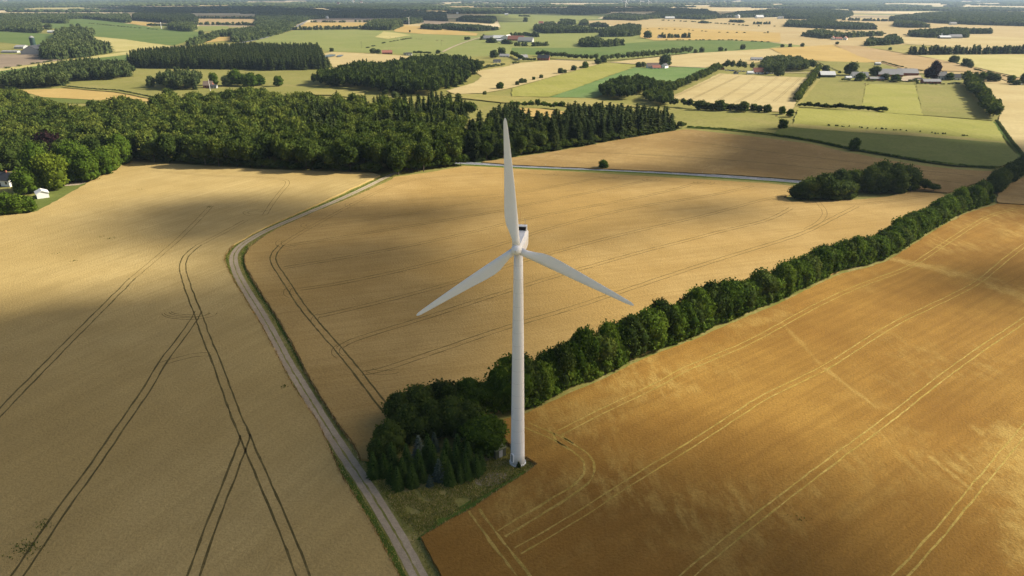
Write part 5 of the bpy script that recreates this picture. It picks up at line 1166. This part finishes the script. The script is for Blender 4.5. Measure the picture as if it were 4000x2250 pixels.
far_turbine(2975,52,18,7,30,'tiny far windmill right of the pale barn')
far_turbine(631,112,22,4,10,'slender white mast at the edge of the upper left crop')
def pole(x,y,hpx,label,name='utility_pole',cat='pole',r=.16,grp=None):
    X,Y=ground(x,y); hh=hpx*mpp(x,y); o=empty(name,(X,Y,0)); tag(o,label,cat,grp); m=MB(); m.tube((0,0,0),(0,0,hh),r,r*.7,6); m.build('post',M['bark'] if name=='utility_pole' else M['wall_white'],o)
    m=MB()
    if name=='utility_pole': m.box(-.9,.9,-.06,.06,hh-.5,hh-.38); m.build('cross_arm',M['bark'],o)
    else: m.box(-r*.9,r*.9,-r-.03,-r-.005,hh*.7,hh*.85); m.build('reflector',M['dark'],o)
for (a,b,lb) in [(1059,487,'left pole of the pair in the pale ley'),(1068,486,'right pole of the pair in the pale ley')]: pole(*pt(1,a,b),25,lb)
pole(*pt(1,1865,462),18,'single pole in the pale ley left of the large farm'); pole(*pt(2,672,415),26,'pole left of the oval copse')
for (a,b,lb) in [(316,838,'left white marker post on the paved road'),(1036,875,'middle white marker post on the paved road'),(1797,912,'right white marker post on the paved road')]:
    pole(*B(2,(a,b))[0],6,lb,'marker_post','post',.16)

# vehicles, animals
def car(x,y,rot,mat,label):
    X,Y=ground(x,y); o=empty('parked_car',(X,Y,0),rot); tag(o,label,'car','vehicles parked by the red roofed cottage')
    m=MB(); pr=[(-2.1,.35),(-2.1,.85),(-1.5,.95),(-.9,1.42),(.8,1.42),(1.4,.98),(2.1,.85),(2.1,.35)]
    V=[(a,sy,b) for sy in (-.85,.85) for a,b in pr]; n_=8
    m.add(V,[(i,i+1,n_+i+1,n_+i) for i in range(7)]+[(7,0,8,15),tuple(range(8))[::-1],tuple(range(8,16))]); m.build('body',mat,o)
    m=MB(); m.add([(-1.3,-.87,.98),(1.25,-.87,.98),(.75,-.87,1.34),(-.85,-.87,1.34)],[(0,1,2,3)]); m.build('window',M['glass'],o)
    for sx in (-1.3,1.3):
        for sy in (-.8,.8):
            m=MB(); m.tube((sx,sy-.1,.33),(sx,sy+.1,.33),.33,.33,12); m.build('wheel',M['dark'],o)
for j,(a,b,mt,lb) in enumerate([(2155,712,'wall_white','white van left of the blue vehicles'),(2195,714,'car_blue','first blue car in the yard'),(2225,716,'car_blue','second blue car in the yard'),(2290,722,'roof_light','silver car right of the blue cars'),(2330,722,'car_blue','blue car nearest the white tent')]):
    car(*pt(2,a,b),R(random.uniform(-20,20)),M[mt],lb)
car(*pt(3,2550,855),R(10),M['wall_white'],'white car at the right edge above the tan field')
def grazer(x,y,rot,mat,label,cat,grp=None,s=1.):
    X,Y=ground(x,y); me=bpy.data.meshes.new(cat)
    J=[((-.75,0,1.25),.30),((0,0,1.2),.34),((.7,0,1.28),.33),((1.15,0,1.15),.2),((1.55,0,.65),.14),((1.85,0,.35),.10),
       ((-.85,.2,.75),.13),((-.95,.2,.4),.07),((-.85,.2,.05),.07),((-.85,-.2,.75),.13),((-.95,-.2,.4),.07),((-.85,-.2,.05),.07),
       ((.75,.2,.7),.11),((.78,.2,.4),.07),((.75,.2,.05),.07),((.75,-.2,.7),.11),((.78,-.2,.4),.07),((.75,-.2,.05),.07),((-1.1,0,1.1),.07),((-1.2,0,.6),.05)]
    E=[(0,1),(1,2),(2,3),(3,4),(4,5),(0,6),(6,7),(7,8),(0,9),(9,10),(10,11),(2,12),(12,13),(13,14),(2,15),(15,16),(16,17),(0,18),(18,19)]
    me.from_pydata([j[0] for j in J],E,[]); me.update(); o=link(cat,me,mat); o.location=(X,Y,.9); o.rotation_euler=(0,0,rot); o.scale=(s,s,s); tag(o,label,cat,grp)
    sk=o.modifiers.new('skin','SKIN'); 
    for j,v in enumerate(me.skin_vertices[0].data): v.radius=(J[j][1],J[j][1]); v.use_root=(j==1)
    ss=o.modifiers.new('sub','SUBSURF'); ss.levels=1; ss.render_levels=1
for (k,a,b,r_,lb) in [(3,912,82,.3,'brown horse grazing at the paddock fence'),(3,942,86,2.8,'second brown horse beside the paddock fence'),(3,75,388,.5,'brown horse grazing alone in the rough pasture'),(3,178,382,3.,'dark horse under the bush at the lane corner')]:
    grazer(*B(k,(a,b))[0],r_,M['horse'],lb,'horse')
for j,(a,b) in enumerate([(1350,380),(1405,386),(1440,394),(1470,390),(1520,392),(1555,393),(1615,398),(1640,400),(1665,402),(1815,414),(1830,414),(1870,418),(1890,418)]):
    grazer(*pt(1,a,b),random.uniform(0,6),M['wall_white'] if j==2 else M['horse'],'white cow of the distant grazing herd' if j==2 else 'brown cow of the herd grazing in a line on the pale ley','cow','herd on the pale ley',1.15)

# ------------------------------------------------------------ sun, sky, clouds, haze
EL=R(32); AZ=R(14)
sdir=Vector((math.cos(EL)*math.cos(AZ),math.cos(EL)*math.sin(AZ),math.sin(EL)))
L_=bpy.data.lights.new('sun','SUN'); L_.energy=5.; L_.angle=R(.9); L_.color=(1.,.91,.76)
so=bpy.data.objects.new('sun',L_); col.objects.link(so); so.rotation_euler=sdir.to_track_quat('Z','Y').to_euler()
w=bpy.data.worlds.new('World'); scene.world=w; w.use_nodes=True; nt=w.node_tree
sk=nt.nodes.new('ShaderNodeTexSky'); sk.sky_type='NISHITA'; sk.sun_disc=False; sk.sun_elevation=EL; sk.sun_rotation=math.atan2(sdir.x,sdir.y); sk.air_density=1.; sk.dust_density=1.5; sk.ozone_density=1.
sk.dust_density=3.; mt=nt.nodes.new('ShaderNodeMix'); mt.data_type='RGBA'; mt.blend_type='MULTIPLY'; mt.inputs[0].default_value=1.; mt.inputs[7].default_value=(1.,.955,.89,1); nt.links.new(sk.outputs[0],mt.inputs[6]); nt.links.new(mt.outputs[2],nt.nodes['Background'].inputs[0]); nt.nodes['Background'].inputs[1].default_value=.078

def cloudmat(name,a):
    n=N(name); n.b.inputs['Base Color'].default_value=(.9,.9,.92,1); n.b.inputs['Roughness'].default_value=1.
    tr=n.n('ShaderNodeBsdfTransparent'); mx=n.n('ShaderNodeMixShader'); mx.inputs[0].default_value=a
    n.l(tr.outputs[0],mx.inputs[1]); n.l(n.b.outputs[0],mx.inputs[2]); n.l(mx.outputs[0],n.t.nodes['Material Output'].inputs['Surface']); return n.m
CM={}
ALT=1300.
def cloud(P, dens, label, r=None):
    G=[ground(x,max(y,2)) for x,y in P]; off=sdir*(ALT/sdir.z)
    xs=[g[0] for g in G]; ys=[g[1] for g in G]; area=abs(sum(G[i][0]*G[(i+1)%len(G)][1]-G[(i+1)%len(G)][0]*G[i][1] for i in range(len(G))))/2
    r=r or max(9.,min(160.,math.sqrt(area)*.10)); A_=Acc(); y=min(ys); sp=r*1.05
    while y<=max(ys):
        x=min(xs)
        while x<=max(xs):
            X=x+random.uniform(-.35,.35)*sp; Y=y+random.uniform(-.35,.35)*sp
            if inpoly(X,Y,G):
                k=r*random.uniform(.8,1.25); V=ICO2_V*np.array([k,k,k*.55])*(1+rng.uniform(-.08,.08,(len(ICO2_V),1)))
                A_.add(V+np.array([X+off.x,Y+off.y,ALT+random.uniform(0,r*.5)]),ICO2_F,.5)
            x+=sp
        y+=sp
    if not A_.n: return
    V,F,T=A_.arr(); key=round(dens,2)
    if key not in CM: CM[key]=cloudmat('cloud vapour',dens)
    me=npmesh('cloud',V,F,3); o=link('cloud',me,CM[key]); tag(o,label,None,None,'structure')
cloud([(-900,1420),(0,1250),(330,1165),(700,1215),(1100,1340),(1500,1450),(2000,1510),(2180,1640),(2680,1770),(3000,1920),(3450,2100),(3750,2260),(3800,2800),(-900,2800)],.92,'big grey cloud drifting over the lower fields',r=16)
cloud([(950,960),(1400,905),(1850,960),(2000,1150),(1950,1480),(1500,1440),(1100,1330),(900,1150)],.36,'thin cloud veil over the middle wheat',r=14)
cloud([(470,880),(620,805),(900,775),(1250,760),(1180,860),(1000,935),(720,965),(500,945)],.72,'small cloud over the left wheat',r=11)
cloud([(1150,810),(1900,790),(1900,880),(1200,900)],.42,'thin cloud streak over the upper middle wheat',r=10)
cloud([(2570,800),(2760,785),(2960,810),(2940,860),(2700,870)],.5,'little cloud over the right part of the wheat',r=9)
cloud([(2250,665),(2500,650),(2800,690),(2600,720),(2300,705)],.36,'thin cloud above the paved road',r=10)
cloud([(2700,640),(2850,575),(3050,500),(3400,505),(3900,560),(4300,600),(4400,810),(3850,800),(3600,745),(3200,720),(3000,690)],.8,'dark cloud over the barley and the green field',r=20)
cloud([(3600,1050),(3800,1010),(4150,1000),(4250,1220),(3900,1215),(3700,1170)],.32,'small cloud over the right rye',r=9)
cloud([(450,25),(1000,28),(1400,40),(1950,52),(1950,85),(1400,75),(1000,72),(560,60)],.36,'far cloud bank over the upper left woods',r=110)
cloud([(2060,30),(2450,30),(3100,58),(2700,72),(2350,62),(2100,58)],.3,'far cloud bank over the top centre woods',r=120)

cloud([(1500,1180),(1950,1060),(2020,1180),(2150,1330),(1900,1460),(1500,1420)],.25,'wispy cloud behind the tower',r=10)
cloud([(1080,960),(1400,1000),(1380,1250),(1150,1200)],.22,'wispy cloud above the bend of the gravel track',r=9)
cloud([(2100,930),(2300,880),(2450,930),(2250,990)],.2,'tiny cloud wisp over the middle wheat',r=8)
# haze box
H0,H1=-1.5,112.
m=MB(); m.box(-30000,30000,-300,40000,H0,H1)
hm=bpy.data.materials.new('haze air'); hm.use_nodes=True; t=hm.node_tree; t.nodes.clear()
out=t.nodes.new('ShaderNodeOutputMaterial'); pv=t.nodes.new('ShaderNodeVolumePrincipled'); pv.inputs['Color'].default_value=(.56,.75,1.,1); pv.inputs['Density'].default_value=4.4e-5; pv.inputs['Anisotropy'].default_value=.2
t.links.new(pv.outputs[0],out.inputs['Volume'])
hz=m.build('haze',hm); tag(hz,'thin blue summer haze over the land',None,None,'stuff')

# ------------------------------------------------------------ camera and output
cam=bpy.data.cameras.new('camera'); cam.sensor_width=36.; cam.lens=F_PX/4000*36; cam.clip_start=1.; cam.clip_end=120000
co=bpy.data.objects.new('camera',cam); col.objects.link(co); co.location=(0,0,HC); co.rotation_euler=(math.pi/2-PITCH,0,0); scene.camera=co
scene.view_settings.view_transform='Standard'; scene.view_settings.look='None'; scene.view_settings.exposure=.84; scene.view_settings.gamma=1.
scene.render.engine='CYCLES'; cy=scene.cycles; cy.max_bounces=5; cy.diffuse_bounces=2; cy.glossy_bounces=1; cy.transparent_max_bounces=64; cy.volume_bounces=0
cy.use_denoising=True
print('objects',len(scene.objects),'tris',sum(len(o.data.polygons) for o in scene.objects if o.type=='MESH' and o.get('kind')=='stuff'))
